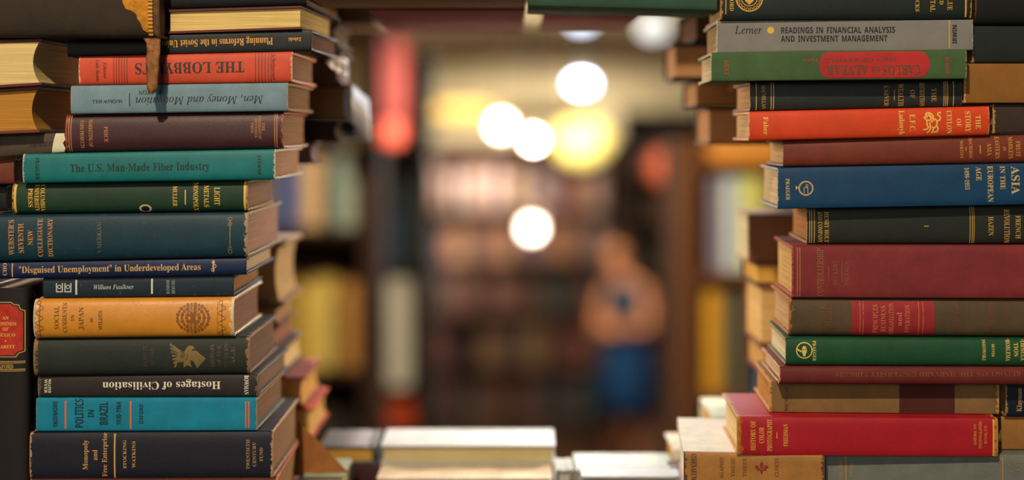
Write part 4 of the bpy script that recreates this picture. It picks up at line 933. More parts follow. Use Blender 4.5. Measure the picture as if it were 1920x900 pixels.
b = book('very thick dark teal dictionary with faded gilt title lines at its left end', (-30, 464), lb[7], lb[8], '0b3240', Y=1.24, w=.185, bulge=.14, wear=.005, wearcol='a08a6c', group=GL, pages='98786a', lift=1.35, rough=.5, dust=.1)
g = ink('c08a50', '0b3240', .28)
letters(b, 'title_lettering', g, [("WEBSTER'S", 90, 21, 445, 66, 10), ('SEVENTH', 90, 39, 447, 56, 10), ('NEW', 90, 57, 446, 28, 9), ('COLLEGIATE', 90, 75, 446, 72, 9), ('DICTIONARY', 90, 94, 446, 72, 9)])
letters(b, 'faded_lettering', ink('6a6a50', '0b3240', .5), [('A MERRIAM', 90, 186, 446, 60, 8)])
tr = poly_tris(rect(430.5, 412, 432, 470))
for yy in (411, 420, 466, 472):
    tr += ring(431, yy, 4, 1.1, 10)
on_spine(b, 'gilt_ornament', ink('8a7a50', '0b3240', .35), tr)

b = book('dark green book with a gilt band at each end and a hole in its spine', (22, 464), lb[8], lb[9], '163524', Y=1.25, w=.14, bulge=.26, wear=.003, group=GL, pages='806450', lift=1.35)
g = ink('e0b23c', '163524', .12)
letters(b, 'title_lettering', g, [('LIGHT', -90, 407, 368, 34, 10), ('METALS', -90, 387, 368, 42, 9), ('MONOPOLY', -90, 367, 369, 54, 9)])
letters(b, 'author_lettering', g, [('MULLER', -90, 328, 368, 38, 8)])
letters(b, 'publisher_lettering', g, [('COLUMBIA', -90, 80, 371, 50, 8), ('UNIVERSITY', -90, 69, 371, 50, 8), ('PRESS', -90, 57, 371, 36, 8)])
rule(b, g, 28, 459, wd=4.5)
on_spine(b, 'gilt_dash', g, poly_tris(rect(346.5, 356, 348.5, 384)))
on_spine(b, 'torn_hole_edge', ink('b8a888', '163524', .15), ring(272, 391, 8, 3.4, 14, 1.5))
on_spine(b, 'hole', ink('0c0c0a', '0c0c0a', .0), disc(272, 391.3, 5, 14, 1.5), lift=.0003)

b = book('bright teal cloth book with a black title along its spine', (42, 516), lb[9], lb[10], '0a6c6e', Y=1.243, w=.16, bulge=.12, p=2.6, wear=.003, wearcol='c0b8a0', group=GL, pages='a07c66', lift=1.35, rough=.5)
k = ink('0c2422', '0a6c6e', .12)
letters(b, 'title_lettering', k, [('The U.S. Man-Made Fiber Industry', 0, 262, 313, 262, 14)])
letters(b, 'author_lettering', k, [('STERNS', -90, 486, 309, 38, 6)])
letters(b, 'publisher_lettering', k, [('PRAEGER', -90, 70, 316, 42, 7)])

b = book('dark maroon book with tiny gilt lettering across both spine ends', (122, 531), lb[10], lb[11], '3f2024', Y=1.25, w=.15, bulge=.22, wear=.004, wearcol='a04a38', group=GL, pages='8a6a50', lift=1.35, rough=.42)
g = ink('b87a42', '3f2024', .3)
rule(b, g, 129, 133, 515, 519, wd=1.6)
letters(b, 'title_lettering', g, [('MARKETING OF', -90, 170, 250, 52, 7), ('FARM PRODUCTS', -90, 154, 252, 52, 7)])
letters(b, 'author_lettering', g, [('PRICE', -90, 199, 252, 30, 7)])
letters(b, 'publisher_lettering', g, [('THE', -90, 494, 238, 16, 5), ('UNIVERSITY OF', -90, 487, 239, 44, 5), ('MINNESOTA', -90, 480, 240, 36, 5), ('PRESS', -90, 473, 240, 20, 5)])

b = book('blue-grey book with an upside-down black italic title', (132, 540), lb[11], lb[12], '6f8a98', Y=1.247, w=.155, bulge=.1, wear=.002, group=GL, pages='7a5c40', lift=1.35, rough=.75)
k = ink('10181d', '6f8a98', .0)
letters(b, 'title_lettering', k, [('Men, Money and Motivation', 180, 373, 188, 240, 14, 'I')])
letters(b, 'author_lettering', k, [('PATTON', 180, 281, 173, 42, 8)])
letters(b, 'publisher_lettering', k, [('McGRAW-HILL', 180, 201, 190, 58, 6)])
rule(b, k, 243, wd=1.8, t0=.25, t1=.72, name='black_rule')

b = book('orange-red book with upside-down black title and thin black rules in the left pile', (147, 548), lb[12], lb[13], 'c4482c', Y=1.247, w=.15, bulge=.12, wear=.003, wearcol='e0a080', group=GL, pages='86664c', lift=1.35, rough=.55)
k = ink('1c0c0a', 'c4482c', .06)
letters(b, 'title_lettering', k, [('THE LOBBYISTS', 180, 355, 127, 206, 20)])
rule(b, k, 213, 218, 223, 228, 233, 238, 479, 485, 491, 497, 503, 508, wd=1.0, t0=.04, t1=.96, name='black_rule')
letters(b, 'author_lettering', k, [('Schriftgiesser', -90, 513, 125, 50, 6, 'I')])
letters(b, 'publisher_lettering', k, [('Little Brown', -90, 183, 132, 40, 6, 'I'), ('Editions', -90, 197, 132, 30, 6, 'I')])

b = book('black book with a small upside-down gilt title above the orange-red one', (300, 585), lb[13], lb[14], '141b1e', Y=1.252, w=.15, yaw=-2, bulge=.08, group=GL, pages='6a4c3a', lift=1.35, rough=.45, spec=.3)
g = ink('d89c3c', '141b1e', .1)
letters(b, 'title_lettering', g, [('Planning Reforms in the Soviet Union', 180, 406, 80, 212, 13)])
letters(b, 'author_lettering', g, [('Zaleski', 180, 553, 74, 24, 7)])

b = book('black book in the shadow under the torn brown one', (126, 297), line((100, 107), (300, 101.5)), flat(76), '101214', Y=1.254, w=.15, group=GL)
b = book('thin maroon book showing its bright cream fore-edge atop the left pile', (313, 566), lb[14], lb[15], '5a2a26', Y=1.25, w=.15, yaw=-3, facing='fore', bulge=.02, bt=.0024, pages='e6c87e', over=.0015, group='books in the left pile, pages to the front')
b = book('black book lying over the cream fore-edge at the very top left', (318, 575), lb[15], lb[16], '14181c', Y=1.246, w=.2, yaw=-2, group=GL)

# torn brown book at the top left corner
b = book('torn dark brown book with its ochre spine lining exposed in the top left corner', (-60, 298), flat(74), flat(-40), '2c2114', Y=1.222, w=.02 + .15, bulge=.12, wear=.006, wearcol='8a5a2c', pages='7a6048', group=None, rough=.7, mott=.4)
lining = plain('b87a24', .8, .2, mott=.3, scale=160, name='spine_lining')
on_spine(b, 'torn_spine_lining', lining, poly_tris([(222, -30), (231, 6), (236, 17), (247, 20), (256, 27), (258, 36), (263, 42), (268, 56), (276, 61), (281, 57), (284, 60), (284, -30)]), lift=.0008)
tr, tr2 = [], []
for q in range(24):
    yy = -20 + q * 3.6
    (tr if q % 2 else tr2).extend(poly_tris(rect(278, yy, 286.5, yy + 3.6)))
hb = on_spine(b, 'headband', plain('d8a23a', .7, .2, name='headband_thread'), tr, lift=.0014)
on_spine(b, 'headband_stripe', plain('7a3c1c', .7, .2, name='headband_thread'), tr2, lift=.0014, parent=hb)
on_spine(b, 'torn_leather', plain('5a4838', .9, .1, mott=.35, scale=140, name='torn_leather'), poly_tris([(288, -30), (297, -30), (297, 70), (292, 70), (288, 62)]), lift=.0012)
bm = bmesh.new()
cs = [(-.5, 60, 24), (0, 70, 34), (2, 80, 26), (3, 96, 24), (1, 112, 25), (2.5, 128, 22), (0, 142, 23), (1, 156, 20), (0, 166, 19), (-2, 174, 9)]
rg = []
rnd = random.Random(3)
for dx, yy, wd in cs:
    row = []
    yf = 1.2345 - .0135 * min(1, (yy - 56) / 40)
    for q in range(7):
        X = 285 + dx + (q / 6 - .5) * wd + rnd.uniform(-.6, .6)
        P = W(X, yy + rnd.uniform(-1.4, 1.4), yf - .0013 * math.sin(q / 6 * math.pi) + rnd.uniform(-.0004, .0004))
        row.append(bm.verts.new(P - b.root.location))
    rg.append(row)
for r0, r1 in zip(rg, rg[1:]):
    for q in range(6):
        bm.faces.new((r0[q], r0[q + 1], r1[q + 1], r1[q]))
st = link('torn_strip', bm, plain('8a5c38', .85, .15, mott=.4, scale=220, name='torn_leather'), b.root, smooth=True, angle=180)
sm = st.modifiers.new('solid', 'SOLIDIFY')
sm.thickness = .0011
tag(st, 'frayed brown strip dangling over the spines below')

# books at the far left edge, heads to the front
b = book('thick book with cream page ends curving at the left edge, upper of two', (-130, 78), line((0, 167), (80, 162)), line((0, 77), (80, 75)), '5a2428', Y=1.232, w=.18, facing='head', bulge=.24, p=2, bt=.0028, pages='e8cc8c', over=.0016, group='books at the left edge, page ends to the front')
b = book('thick book with ochre page ends curving at the left edge, lower of two', (-130, 74), line((0, 252), (80, 249)), line((0, 168), (80, 163)), '6a3226', Y=1.238, w=.18, facing='head', bulge=.22, p=2, bt=.0028, pages='c0883a', over=.0016, group='books at the left edge, page ends to the front')
b = book('grey-brown book with a torn white scrap at its end at the left edge', (-60, 121), line((0, 296), (120, 286)), line((0, 253), (120, 248)), '4c3e30', Y=1.25, w=.15, bulge=.15, group=GL, mott=.35)
k = ink('1a1410', '4c3e30', .2)
letters(b, 'author_lettering', k, [('KLUCKHOHN', 180, 82, 270, 54, 8)])
letters(b, 'title_lettering', k, [('STRUCTURE', 180, 20, 266, 56, 13)])
on_spine(b, 'torn_paper_scrap', plain('d8d0b4', .9, .1, name='torn_paper'), poly_tris([(104, 250), (120, 250), (123, 262), (118, 268), (123, 278), (120, 285), (97, 286), (100, 268)]), lift=.0006)
b = book('plain reddish-brown book end at the left edge beside the teal cloth book', (-80, 26), flat(347), line((0, 298), (26, 295)), '6a3224', Y=1.258, w=.15, group=None)
b = book('black book in shadow under the reddish-brown one at the left edge', (-80, 12), flat(399), flat(348), '16161a', Y=1.27, w=.15)


def upright(label, x, y, color, Y=Y0, w=.16, bulge=.16, **kw):
    b = Book()
    X0, X1 = (x[0] - CX) * Y / FPX, (x[1] - CX) * Y / FPX
    T = X1 - X0
    H = (y[1] - y[0]) * Y / FPX
    b.T, b.rz, b.Y, b.slope = T, 0, Y, 0
    b.root = empty('book', ((X0 + X1) / 2, Y, ZC - (y[1] - HY) * Y / FPX))
    bu = bulge * T
    b.spine = lambda t: bu * (1 - (1 - abs(2 * min(max(t, 0), 1) - 1) ** 2.4) ** (1 / 2.4))
    bt = .0026
    ts = [.5 - .5 * math.cos(math.pi * k / 14) for k in range(15)]
    out = [(0, w)] + [(0, bu + .012), (.0009, bu + .008)] + [(T * t, b.spine(t)) for t in ts] + [(T - .0009, bu + .008), (T, bu + .012), (T, w)]
    inn = [(bt, w), (bt, bu + .012), (bt + .0009, bu + .008)] + [(bt + (T - 2 * bt) * t, b.spine(t) + .0018) for t in ts] + [(T - bt - .0009, bu + .008), (T - bt, bu + .012), (T - bt, w)]
    bm = bmesh.new()
    O = [[bm.verts.new((px - T / 2, py, z)) for px, py in out] for z in (0, H)]
    I = [[bm.verts.new((px - T / 2, py, z)) for px, py in inn] for z in (0, H)]
    for k in range(len(out) - 1):
        bm.faces.new((O[0][k], O[0][k + 1], O[1][k + 1], O[1][k]))
        bm.faces.new((I[0][k], I[1][k], I[1][k + 1], I[0][k + 1]))
        for i in (0, 1):
            bm.faces.new((O[i][k], O[i][k + 1], I[i][k + 1], I[i][k]))
    for k in (0, len(out) - 1):
        bm.faces.new((O[0][k], O[1][k], I[1][k], I[0][k]))
    link('cover', bm, cloth(color, **kw), b.root, smooth=True, bevel=.0005)
    bm = bmesh.new()
    box(bm, (-T / 2 + bt + .0001, bu + .004, .003), (T / 2 - bt - .0001, w - .004, H - .004))
    link('page_block', bm, paper('a5825c', axis=0), b.root)
    tag(b.root, label, 'book')

    def put(name, mat, tris, lift=.0003, parent=None):
        bm = bmesh.new()
        for t in tris:
            bm.faces.new([bm.verts.new((local(b, *p)[0], 0, local(b, *p)[1])) for p in t])
        xs = [v.co.x for v in bm.verts]
        xx = min(xs) + .0015
        while xx < max(xs):
            bmesh.ops.bisect_plane(bm, geom=bm.verts[:] + bm.edges[:] + bm.faces[:], plane_co=(xx, 0, 0), plane_no=(1, 0, 0))
            xx += .0015
        for v in bm.verts:
            t = min(max((v.co.x + T / 2) / T, .02), .98)
            v.co.x = t * T - T / 2
            v.co.y = b.spine(t) - lift
        return link(name, bm, mat, parent or b.root, recalc=False)
    b.put = put
    return b


b = upright('upright black book with a red shaped title label at the left edge', (-34, 51), (540, 1058), '1a1615', Y=1.243)
g = ink('c09a50', '1a1615', .2)


def shield(cx, hw, y0, y1, o=0):
    r = []
    pts = [(-1, .16), (-.78, .13), (-.70, .05), (-.45, .04), (-.3, 0), (.3, 0), (.45, .04), (.70, .05), (.78, .13), (1, .16)]
    for u, v in pts:
        r.append((cx + u * (hw + o), y0 - o + v * (y1 - y0 + 2 * o)))
    for u, v in ((1, .9), (.7, .93), (.55, 1), (-.55, 1), (-.7, .93), (-1, .9)):
        r.append((cx + u * (hw + o), y0 - o + v * (y1 - y0 + 2 * o)))
    return r


b.put('gilt_border', g, poly_tris(shield(10, 30, 572, 664, 6)), .0002)
b.put('black_border', ink('1a1615', '1a1615', 0), poly_tris(shield(10, 30, 572, 664, 4.4)), .0003)
lab = b.put('title_label', plain('b3301f', .6, .3, mott=.25, scale=120, name='label_leather'), poly_tris(shield(10, 30, 572, 664, 2)), .0005)
rows = [('AN', 596, 12), ('EYEWITNESS', 607, 40), ('OF', 617, 11), ('MEXICO', 628, 36), ('MARETT', 650, 34)]
tr = []
for tx, yy, ln in rows:
    tr += text_tris(tx, 0, 11, yy, ln, 6)
tr += disc(11, 639, 1.5, 8)
b.put('label_lettering', ink('e6b45c', 'b3301f', .15), tr, .0008, lab)
b.put('publisher_lettering', g, text_tris('OXFORD', 0, 8, 687, 34, 8))
tr = []
for yy in (677, 680, 692, 695):
    tr += poly_tris(rect(-32, yy, 46, yy + 1.3))
b.put('gilt_line', g, tr)

# ================================================================== right column of spines
rb = [line((1400, a), (1850, c)) for a, c in (
    (851, 850), (778, 777), (718, 716), (684, 682), (631, 630), (559, 558), (461, 458), (393, 384), (315, 306), (265, 254),
    (209, 199), (153, 149), (99, 95), (38, 37), (-46, -46))]
GR = 'books in the right pile, spines to the front'
YW = -4.5

b = book('plain brown book at the bottom of the right pile', (1290, 1960), flat(1058), flat(948), '4a3828', w=.17, group=GR)
b = book('tan book with a fleur-de-lis and a dog-eared white-lit cover at the bottom right', (1283, 1545), flat(947), flat(848), 'a87434', Y=1.244, w=.15, yaw=-5, bulge=.05, p=5, wear=.006, wearcol='5a3a34', group=GR, pages='e0d0a8', lift=1.3, mott=.3, rough=.45, spec=.5)
k = ink('7a4420', 'a87434', .3)
letters(b, 'title_lettering', k, [('AGAINST', 90, 1353, 877, 40, 7), ('THESE', 90, 1374, 876, 36, 7), ('THREE', 90, 1396, 876, 36, 7)])
letters(b, 'author_lettering', k, [('CLOETE', 90, 1456, 876, 36, 7)])
letters(b, 'publisher_lettering', ink('4a2c1c', 'a87434', .25), [('ATHENAEUM', -90, 1301, 875, 52, 10)])
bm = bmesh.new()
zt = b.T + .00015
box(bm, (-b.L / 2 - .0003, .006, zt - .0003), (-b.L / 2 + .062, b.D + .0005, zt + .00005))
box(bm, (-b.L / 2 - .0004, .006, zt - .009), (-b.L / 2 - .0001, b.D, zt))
sh = link('painted_glare_sheet', bm, plain('dcd8cc', .5, .4, mott=.1, scale=60, name='glare_and_jacket_paper'), b.root)  # pale sheet added to paint the glare onto the top board
tag(sh, 'whitish sheet painting the glare on the top board')
fx, fy = 1428, 877
fl = poly_tris([(fx, fy - 13), (fx + 4, fy - 5), (fx + 2, fy + 2), (fx - 2, fy + 2), (fx - 4, fy - 5)],
               [(fx - 3, fy + 2), (fx - 7, fy - 5), (fx - 12, fy - 4), (fx - 13, fy + 2), (fx - 9, fy + 1), (fx - 8, fy + 5)],
               [(fx + 3, fy + 2), (fx + 7, fy - 5), (fx + 12, fy - 4), (fx + 13, fy + 2), (fx + 9, fy + 1), (fx + 8, fy + 5)],
               rect(fx - 9, fy + 3, fx + 9, fy + 5.5), [(fx - 3, fy + 5), (fx + 3, fy + 5), (fx, fy + 14)])
on_spine(b, 'fleur_de_lis', ink('8a2c18', 'a87434', .15), fl)

b = book('grey cloth book with faint gilt lettering at the bottom right corner', (1551, 1975), flat(947), flat(848), '6c726c', Y=1.245, w=.15, yaw=-4, bulge=.08, p=3, group=GR, rough=.75)
g = ink('b08040', '6c726c', .2)
letters(b, 'author_lettering', g, [('OXFORD', -90, 1577, 881, 36, 7), ('SIRAS', -90, 1597, 881, 26, 6)])
letters(b, 'title_lettering', ink('8a7854', '6c726c', .3), [('KENYA', 90, 1858, 873, 34, 7), ('LAND', 90, 1897, 873, 26, 7), ('AND', 90, 1908, 873, 26, 7)])
rule(b, g, 1586, 1880, wd=2.2, t0=.35, t1=.95)

b = book('bright red book with gilt lettering at both ends low in the right pile', (1383, 1869), rb[0], rb[1], 'a81a26', Y=1.238, w=.112, yaw=-2.0, bulge=.08, p=3.5, wear=.008, wearcol='b8803c', group=GR, pages='d0b888', lift=1.3, rough=.45, mott=.14)
g = ink('e0a83c', 'a81a26', .2)
letters(b, 'title_lettering', g, [('HISTORY OF', 90, 1412, 817, 56, 9), ('COLOR', 90, 1428, 816, 30, 9), ('PHOTOGRAPHY', 90, 1443, 816, 60, 9)])
letters(b, 'author_lettering', g, [('FRIEDMAN', 90, 1473, 816, 42, 8)])
on_spine(b, 'gilt_dash', g, poly_tris(rect(1456, 811, 1457.5, 822)))
letters(b, 'publisher_lettering', ink('d0963c', 'a81a26', .35), [('AMERICAN', 90, 1828, 815, 40, 5), ('PHOTOGRAPHIC', 90, 1838, 815, 52, 5), ('BOOK CO', 90, 1848, 815, 34, 5)])
rule(b, g, 1863, wd=3.4)
patch(b, 'bare_spine_end', plain('b06a2c', .8, .2, mott=.4, scale=220, name='torn_cloth'), 1384, 1389.5, .03, .97, lift=.0003)

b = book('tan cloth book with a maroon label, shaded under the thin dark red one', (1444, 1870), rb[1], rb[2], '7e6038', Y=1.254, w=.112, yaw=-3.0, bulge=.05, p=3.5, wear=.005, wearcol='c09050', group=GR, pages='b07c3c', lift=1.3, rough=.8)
letters(b, 'publisher_lettering', ink('4a3824', '7e6038', .35), [('MACMILLAN', 90, 1474, 748, 46, 6)])
patch(b, 'title_label', plain('4c2420', .7, .2, name='label_leather'), 1686, 1790, .03, .97)

b = book('thin dark red book with one faint upside-down line of lettering under the green one', (1463, 1985), rb[2], rb[3], '66231f', Y=1.234, w=.112, yaw=-2.5, bulge=.26, wear=.002, wearcol='d0a080', group=GR, pages='cdb48a', lift=1.3)
letters(b, 'title_lettering', ink('84482e', '66231f', .45), [('REPORT ON THE HARVARD UNIVERSITY LIBRARY', 180, 1740, 702, 350, 9)])

b = book('green book with a round gilt emblem at its left end', (1475, 1985), rb[3], rb[4], '14492c', Y=1.236, w=.112, yaw=-2.5, bulge=.2, wear=.001, group=GR, pages='d2c3a0', lift=1.3)
g = ink('e0c060', '14492c', .2)
on_spine(b, 'gilt_emblem', g, ring(1508, 657, 15.5, 2) + ring(1508, 657, 8, 1.5, 16, .6) + disc(1508, 652, 3.4, 12) + poly_tris([(1504, 656), (1512, 656), (1510, 668), (1506, 668)], [(1493, 652), (1503, 658), (1503, 661), (1493, 656)]))
letters(b, 'publisher_lettering', g, [('PRAEGER', -90, 1527, 658, 38, 6)])
letters(b, 'author_lettering', g, [('OSSOWSKI', -90, 1845, 655, 42, 6), ('BETTER', -90, 1862, 657, 24, 5)])
letters(b, 'title_lettering', g, [('PROBLEMA', -90, 1890, 655, 44, 8), ('TION', -90, 1905, 656, 26, 8), ('FORMULA', -90, 1918, 655, 42, 8)])

b = book('brown cloth book with a red title label across the middle of its spine', (1481, 1985), rb[4], rb[5], '54432f', Y=1.244, w=.112, yaw=-2.5, bulge=.24, wear=.006, wearcol='a8703c', group=GR, pages='b89468', lift=1.3, rough=.75)
k = ink('7a4a34', '54432f', .3)
letters(b, 'publisher_lettering', k, [('WILLIAM R.', 90, 1543, 596, 48, 7), ('SPRIEGEL', 90, 1556, 596, 42, 7)])
lab = patch(b, 'title_label', plain('96282e', .55, .3, mott=.2, name='label_leather'), 1597, 1752, .02, .93, .0005)
letters(b, 'label_lettering', ink('c8704a', '96282e', .38), [('PRINCIPLES', 90, 1641, 598, 54, 9), ('BUSINESS', 90, 1656, 598, 50, 9), ('ORGANIZATION', 90, 1671, 598, 58, 9), ('and', 90, 1686, 598, 26, 9), ('OPERATION', 90, 1701, 598, 52, 9)], .0008, lab)
on_spine(b, 'label_rule', ink('c8704a', '96282e', .45), poly_tris(rect(1612, 565, 1613.2, 628), rect(1618, 565, 1619.2, 628), rect(1722, 566, 1723.2, 628), rect(1730, 566, 1731.2, 628)), .0008, lab)
letters(b, 'author_lettering', k, [('GERSTENBERG', 90, 1795, 596, 54, 6), ('THIRD EDITION', 90, 1858, 596, 56, 7)])

b = book('thick dusky red book with two dull gilt lines at its left end', (1487, 1985), rb[5], rb[6], '7c2a2e', Y=1.242, w=.112, yaw=-2.8, bulge=.07, p=3, wear=.003, wearcol='a8502c', group=GR, pages='c09a62', lift=1.3, rough=.7, mott=.26)
g = ink('a07030', '7c2a2e', .3)
rule(b, g, 1495, 1500, wd=1.8)
letters(b, 'title_lettering', ink('8a6030', '7c2a2e', .34), [('CONTROLLERSHIP', 90, 1538, 511, 90, 12)])
letters(b, 'author_lettering', ink('8a5030', '7c2a2e', .4), [('HECKERT', 90, 1566, 512, 46, 8), ('WILLSON', 90, 1588, 513, 46, 9)])
on_spine(b, 'gilt_dash', ink('8a5030', '7c2a2e', .35), poly_tris(rect(1553, 500, 1554.3, 528), rect(1578, 490, 1579.3, 530)))

b = book('black-green book with gilt bands lying under the blue cloth one', (1515, 1985), rb[6], rb[7], '1f2420', Y=1.252, w=.112, yaw=-3.5, bulge=.12, wear=.002, wearcol='b08a40', group=GR, pages='a8703c', lift=1.3, rough=.6)
g = ink('c09a4c', '1f2420', .25)
rule(b, g, 1518, 1522, 1527, wd=1.5)
rule(b, g, 1819, 1823, 1826.5, wd=1.4)
letters(b, 'publisher_lettering', g, [('HENRY HOLT', -90, 1550, 426, 58, 8), ('AND COMPANY', -90, 1538, 426, 58, 8)])
letters(b, 'title_lettering', g, [('FRENCH', -90, 1909, 426, 44, 9), ('REVOLUTION', -90, 1888, 424, 64, 10)])
letters(b, 'author_lettering', g, [('HAZEN', -90, 1858, 424, 36, 9), ('I', -90, 1737, 424, 4, 8)])

b = book('blue cloth book with a gilt ring emblem in the right pile', (1460, 1985), rb[7], rb[8], '0c3d62', Y=1.239, w=.112, yaw=-2.5, bulge=.07, p=3, wear=.0015, wearcol='a0a8a8', group=GR, pages='c8ae86', lift=1.3, rough=.55, mott=.2)
g = ink('d0b070', '0c3d62', .16)
letters(b, 'publisher_lettering', g, [('PRAEGER', -90, 1477, 355, 40, 7)])
on_spine(b, 'gilt_emblem', g, ring(1511, 353, 14, 1.5) + ring(1511, 353, 12, .8) + ring(1513, 348, 2.6, 1, 10) + poly_tris(rect(1507, 351, 1508.2, 362), rect(1514, 351, 1515.2, 362), rect(1507, 351, 1515, 352.2), [(1492, 348), (1497, 352), (1492, 356)]))
letters(b, 'title_lettering', g, [('ASIA', -90, 1904, 338, 52, 15), ('IN THE', -90, 1880, 333, 44, 9), ('EUROPEAN', -90, 1857, 345, 68, 10), ('AGE', -90, 1835, 326, 26, 10), ('1498-1955', -90, 1813, 335, 42, 8)])

b = book('reddish-brown book with small gilt lettering lying on the blue cloth one', (1471, 1985), rb[8], rb[9], '70301f', Y=1.246, w=.112, yaw=-2.8, bulge=.2, group=GR, pages='c0a070', lift=1.3, rough=.5, mott=.2)
g = ink('d08a3c', '70301f', .15)
letters(b, 'title_lettering', g, [('FRUIT', -90, 1909, 279, 30, 8), ('MARKETS', -90, 1895, 277, 42, 8), ('IN', -90, 1883, 279, 8, 6), ('EASTERN', -90, 1870, 277, 42, 8), ('ASIA', -90, 1855, 280, 24, 8)])
letters(b, 'author_lettering', g, [('CROCHERON', -90, 1820, 276, 42, 6)])
letters(b, 'publisher_lettering', g, [('NORTON', -90, 1803, 280, 34, 6)])
on_spine(b, 'gilt_dash', g, poly_tris(rect(1837, 272, 1839, 288), rect(1810.5, 275, 1812, 283)))

b = book('vivid orange-red book with a gilt lion on its spine', (1405, 1853), rb[9], rb[10], 'd0421c', Y=1.243, w=.112, yaw=-2.0, bulge=.14, wear=.002, wearcol='e0a070', group=GR, pages='c8a878', lift=1.3, rough=.5, mott=.16)
g = ink('ecc25a', 'd0421c', .2)
letters(b, 'title_lettering', g, [('THE', -90, 1834, 229, 26, 9), ('STORY', -90, 1815, 228, 40, 10), ('OF', -90, 1798, 230, 16, 8), ('CEYLON', -90, 1780, 229, 44, 9)])
letters(b, 'author_lettering', g, [('E.F.C.', -90, 1711, 231, 34, 10), ('Ludowyk', -90, 1691, 230, 46, 10)])
letters(b, 'publisher_lettering', g, [('Faber', -90, 1436, 236, 34, 9)])
lx, ly = 1746, 229
tr = []
for pts in ([(-13, -8), (-9, -13), (-3, -12), (0, -7), (-3, -3), (-9, -4), (-13, -8)],      # head
            [(-11, -15), (-6, -18), (0, -16), (4, -11), (4, -5), (0, 0)],                     # mane
            [(-8, -3), (-8, 5), (-5, 10), (-9, 14), (-14, 14)],                               # chest and fore leg
            [(-3, 1), (-1, 9), (-3, 16), (-7, 20)],                                           # second fore leg
            [(4, -6), (9, -5), (11, 0), (10, 7), (6, 11), (2, 10)],                           # back and haunch
            [(10, 6), (13, 12), (11, 18), (6, 19)], [(3, 10), (4, 16), (1, 20)],              # hind legs
            [(11, -2), (16, -4), (17, -10), (12, -14), (14, -18), (18, -18)]):                # tail
    tr += stroke([(lx + x, ly + y) for x, y in pts], 2.6)
for q in range(5):
    tr += stroke([(lx - 6 + q * 2.4, ly - 17 + q * 2.6), (lx - 1 + q * 1.8, ly - 12 + q * 2.6)], 1.5)
tr += disc(lx - 8, ly - 9, 1.6, 8)
on_spine(b, 'gilt_lion', ink('ecc25a', 'd0421c', .32), tr)

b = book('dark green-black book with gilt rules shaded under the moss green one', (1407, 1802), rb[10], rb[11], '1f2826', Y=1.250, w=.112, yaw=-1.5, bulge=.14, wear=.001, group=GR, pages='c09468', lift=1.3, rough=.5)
g = ink('b88a48', '1f2826', .25)
rule(b, ink('c8983c', '1f2826', .1), 1418, 1446, 1450.5, 1770, 1773.5, 1777, 1788, wd=1.6)
letters(b, 'publisher_lettering', g, [('MACMILLAN', -90, 1432, 182, 44, 7)])
letters(b, 'title_lettering', g, [('THE', -90, 1751, 178, 26, 9), ('DISTRIBUTION', -90, 1729, 177, 44, 9), ('OF', -90, 1711, 176, 16, 9), ('WEALTH', -90, 1689, 178, 42, 10)])
letters(b, 'author_lettering', g, [('CARVER', -90, 1662, 180, 38, 8)])
on_spine(b, 'gilt_dash', g, poly_tris(rect(1676, 168, 1677.5, 188)))

b = book('moss green book with a rounded red title label, lettered upside down', (1334, 1810), rb[11], rb[12], '3f5c36', Y=1.232, w=.112, yaw=-2.0, bulge=.06, p=3.5, wear=.0015, wearcol='c8c0a0', group=GR, pages='d0b890', lift=1.3, rough=.75)
lab = patch(b, 'title_label', plain('b02a2a', .65, .3, mott=.16, name='printed_label'), 1536, 1743, .06, .97, .0003, round_px=18)
letters(b, 'label_lettering', ink('4a4a2a', 'b02a2a', .3), [('CARLOS', 180, 1690, 131, 72, 17), ('DE', 180, 1641, 129, 18, 8), ('ALVEAR', 180, 1588, 131, 78, 17), ('MAN OF REVOLU', 180, 1612, 112, 138, 6)], .0006, lab)
letters(b, 'title_lettering', ink('a03428', '3f5c36', .2), [('TION', 180, 1520, 113, 30, 6)])
letters(b, 'publisher_lettering', ink('b0402c', '3f5c36', .2), [('DENT', -90, 1362, 127, 28, 8)])
letters(b, 'author_lettering', ink('b0402c', '3f5c36', .2), [('RODOW', -90, 1776, 123, 32, 7)])

b = book('light grey book with a yellow dot and black two-line title', (1345, 1822), rb[12], rb[13], '7c7a76', Y=1.247, w=.112, yaw=-2.0, bulge=.04, p=5, wear=.0012, wearcol='c8c0b0', group=GR, pages='b09060', lift=1.3, rough=.75, mott=.12)
k = ink('0b0c0f', '7c7a76', .0)
letters(b, 'title_lettering', k, [('READINGS IN FINANCIAL ANALYSIS', 0, 1571, 56.5, 215, 10.5, 'S'), ('AND INVESTMENT MANAGEMENT', 0, 1564, 72.5, 200, 10.5, 'S')])
letters(b, 'author_lettering', k, [('Lerner', 0, 1403, 56, 50, 14, 'I')])
letters(b, 'publisher_lettering', k, [('IRWIN', 90, 1790, 64, 36, 8, 'S')])
on_spine(b, 'yellow_dot', ink('d8b43c', '7c7a76', .05), disc(1445, 57, 6.5))
rule(b, ink('c89a3c', '7c7a76', .1), 1780, wd=2.4, t0=.06, t1=.97, name='yellow_rule')

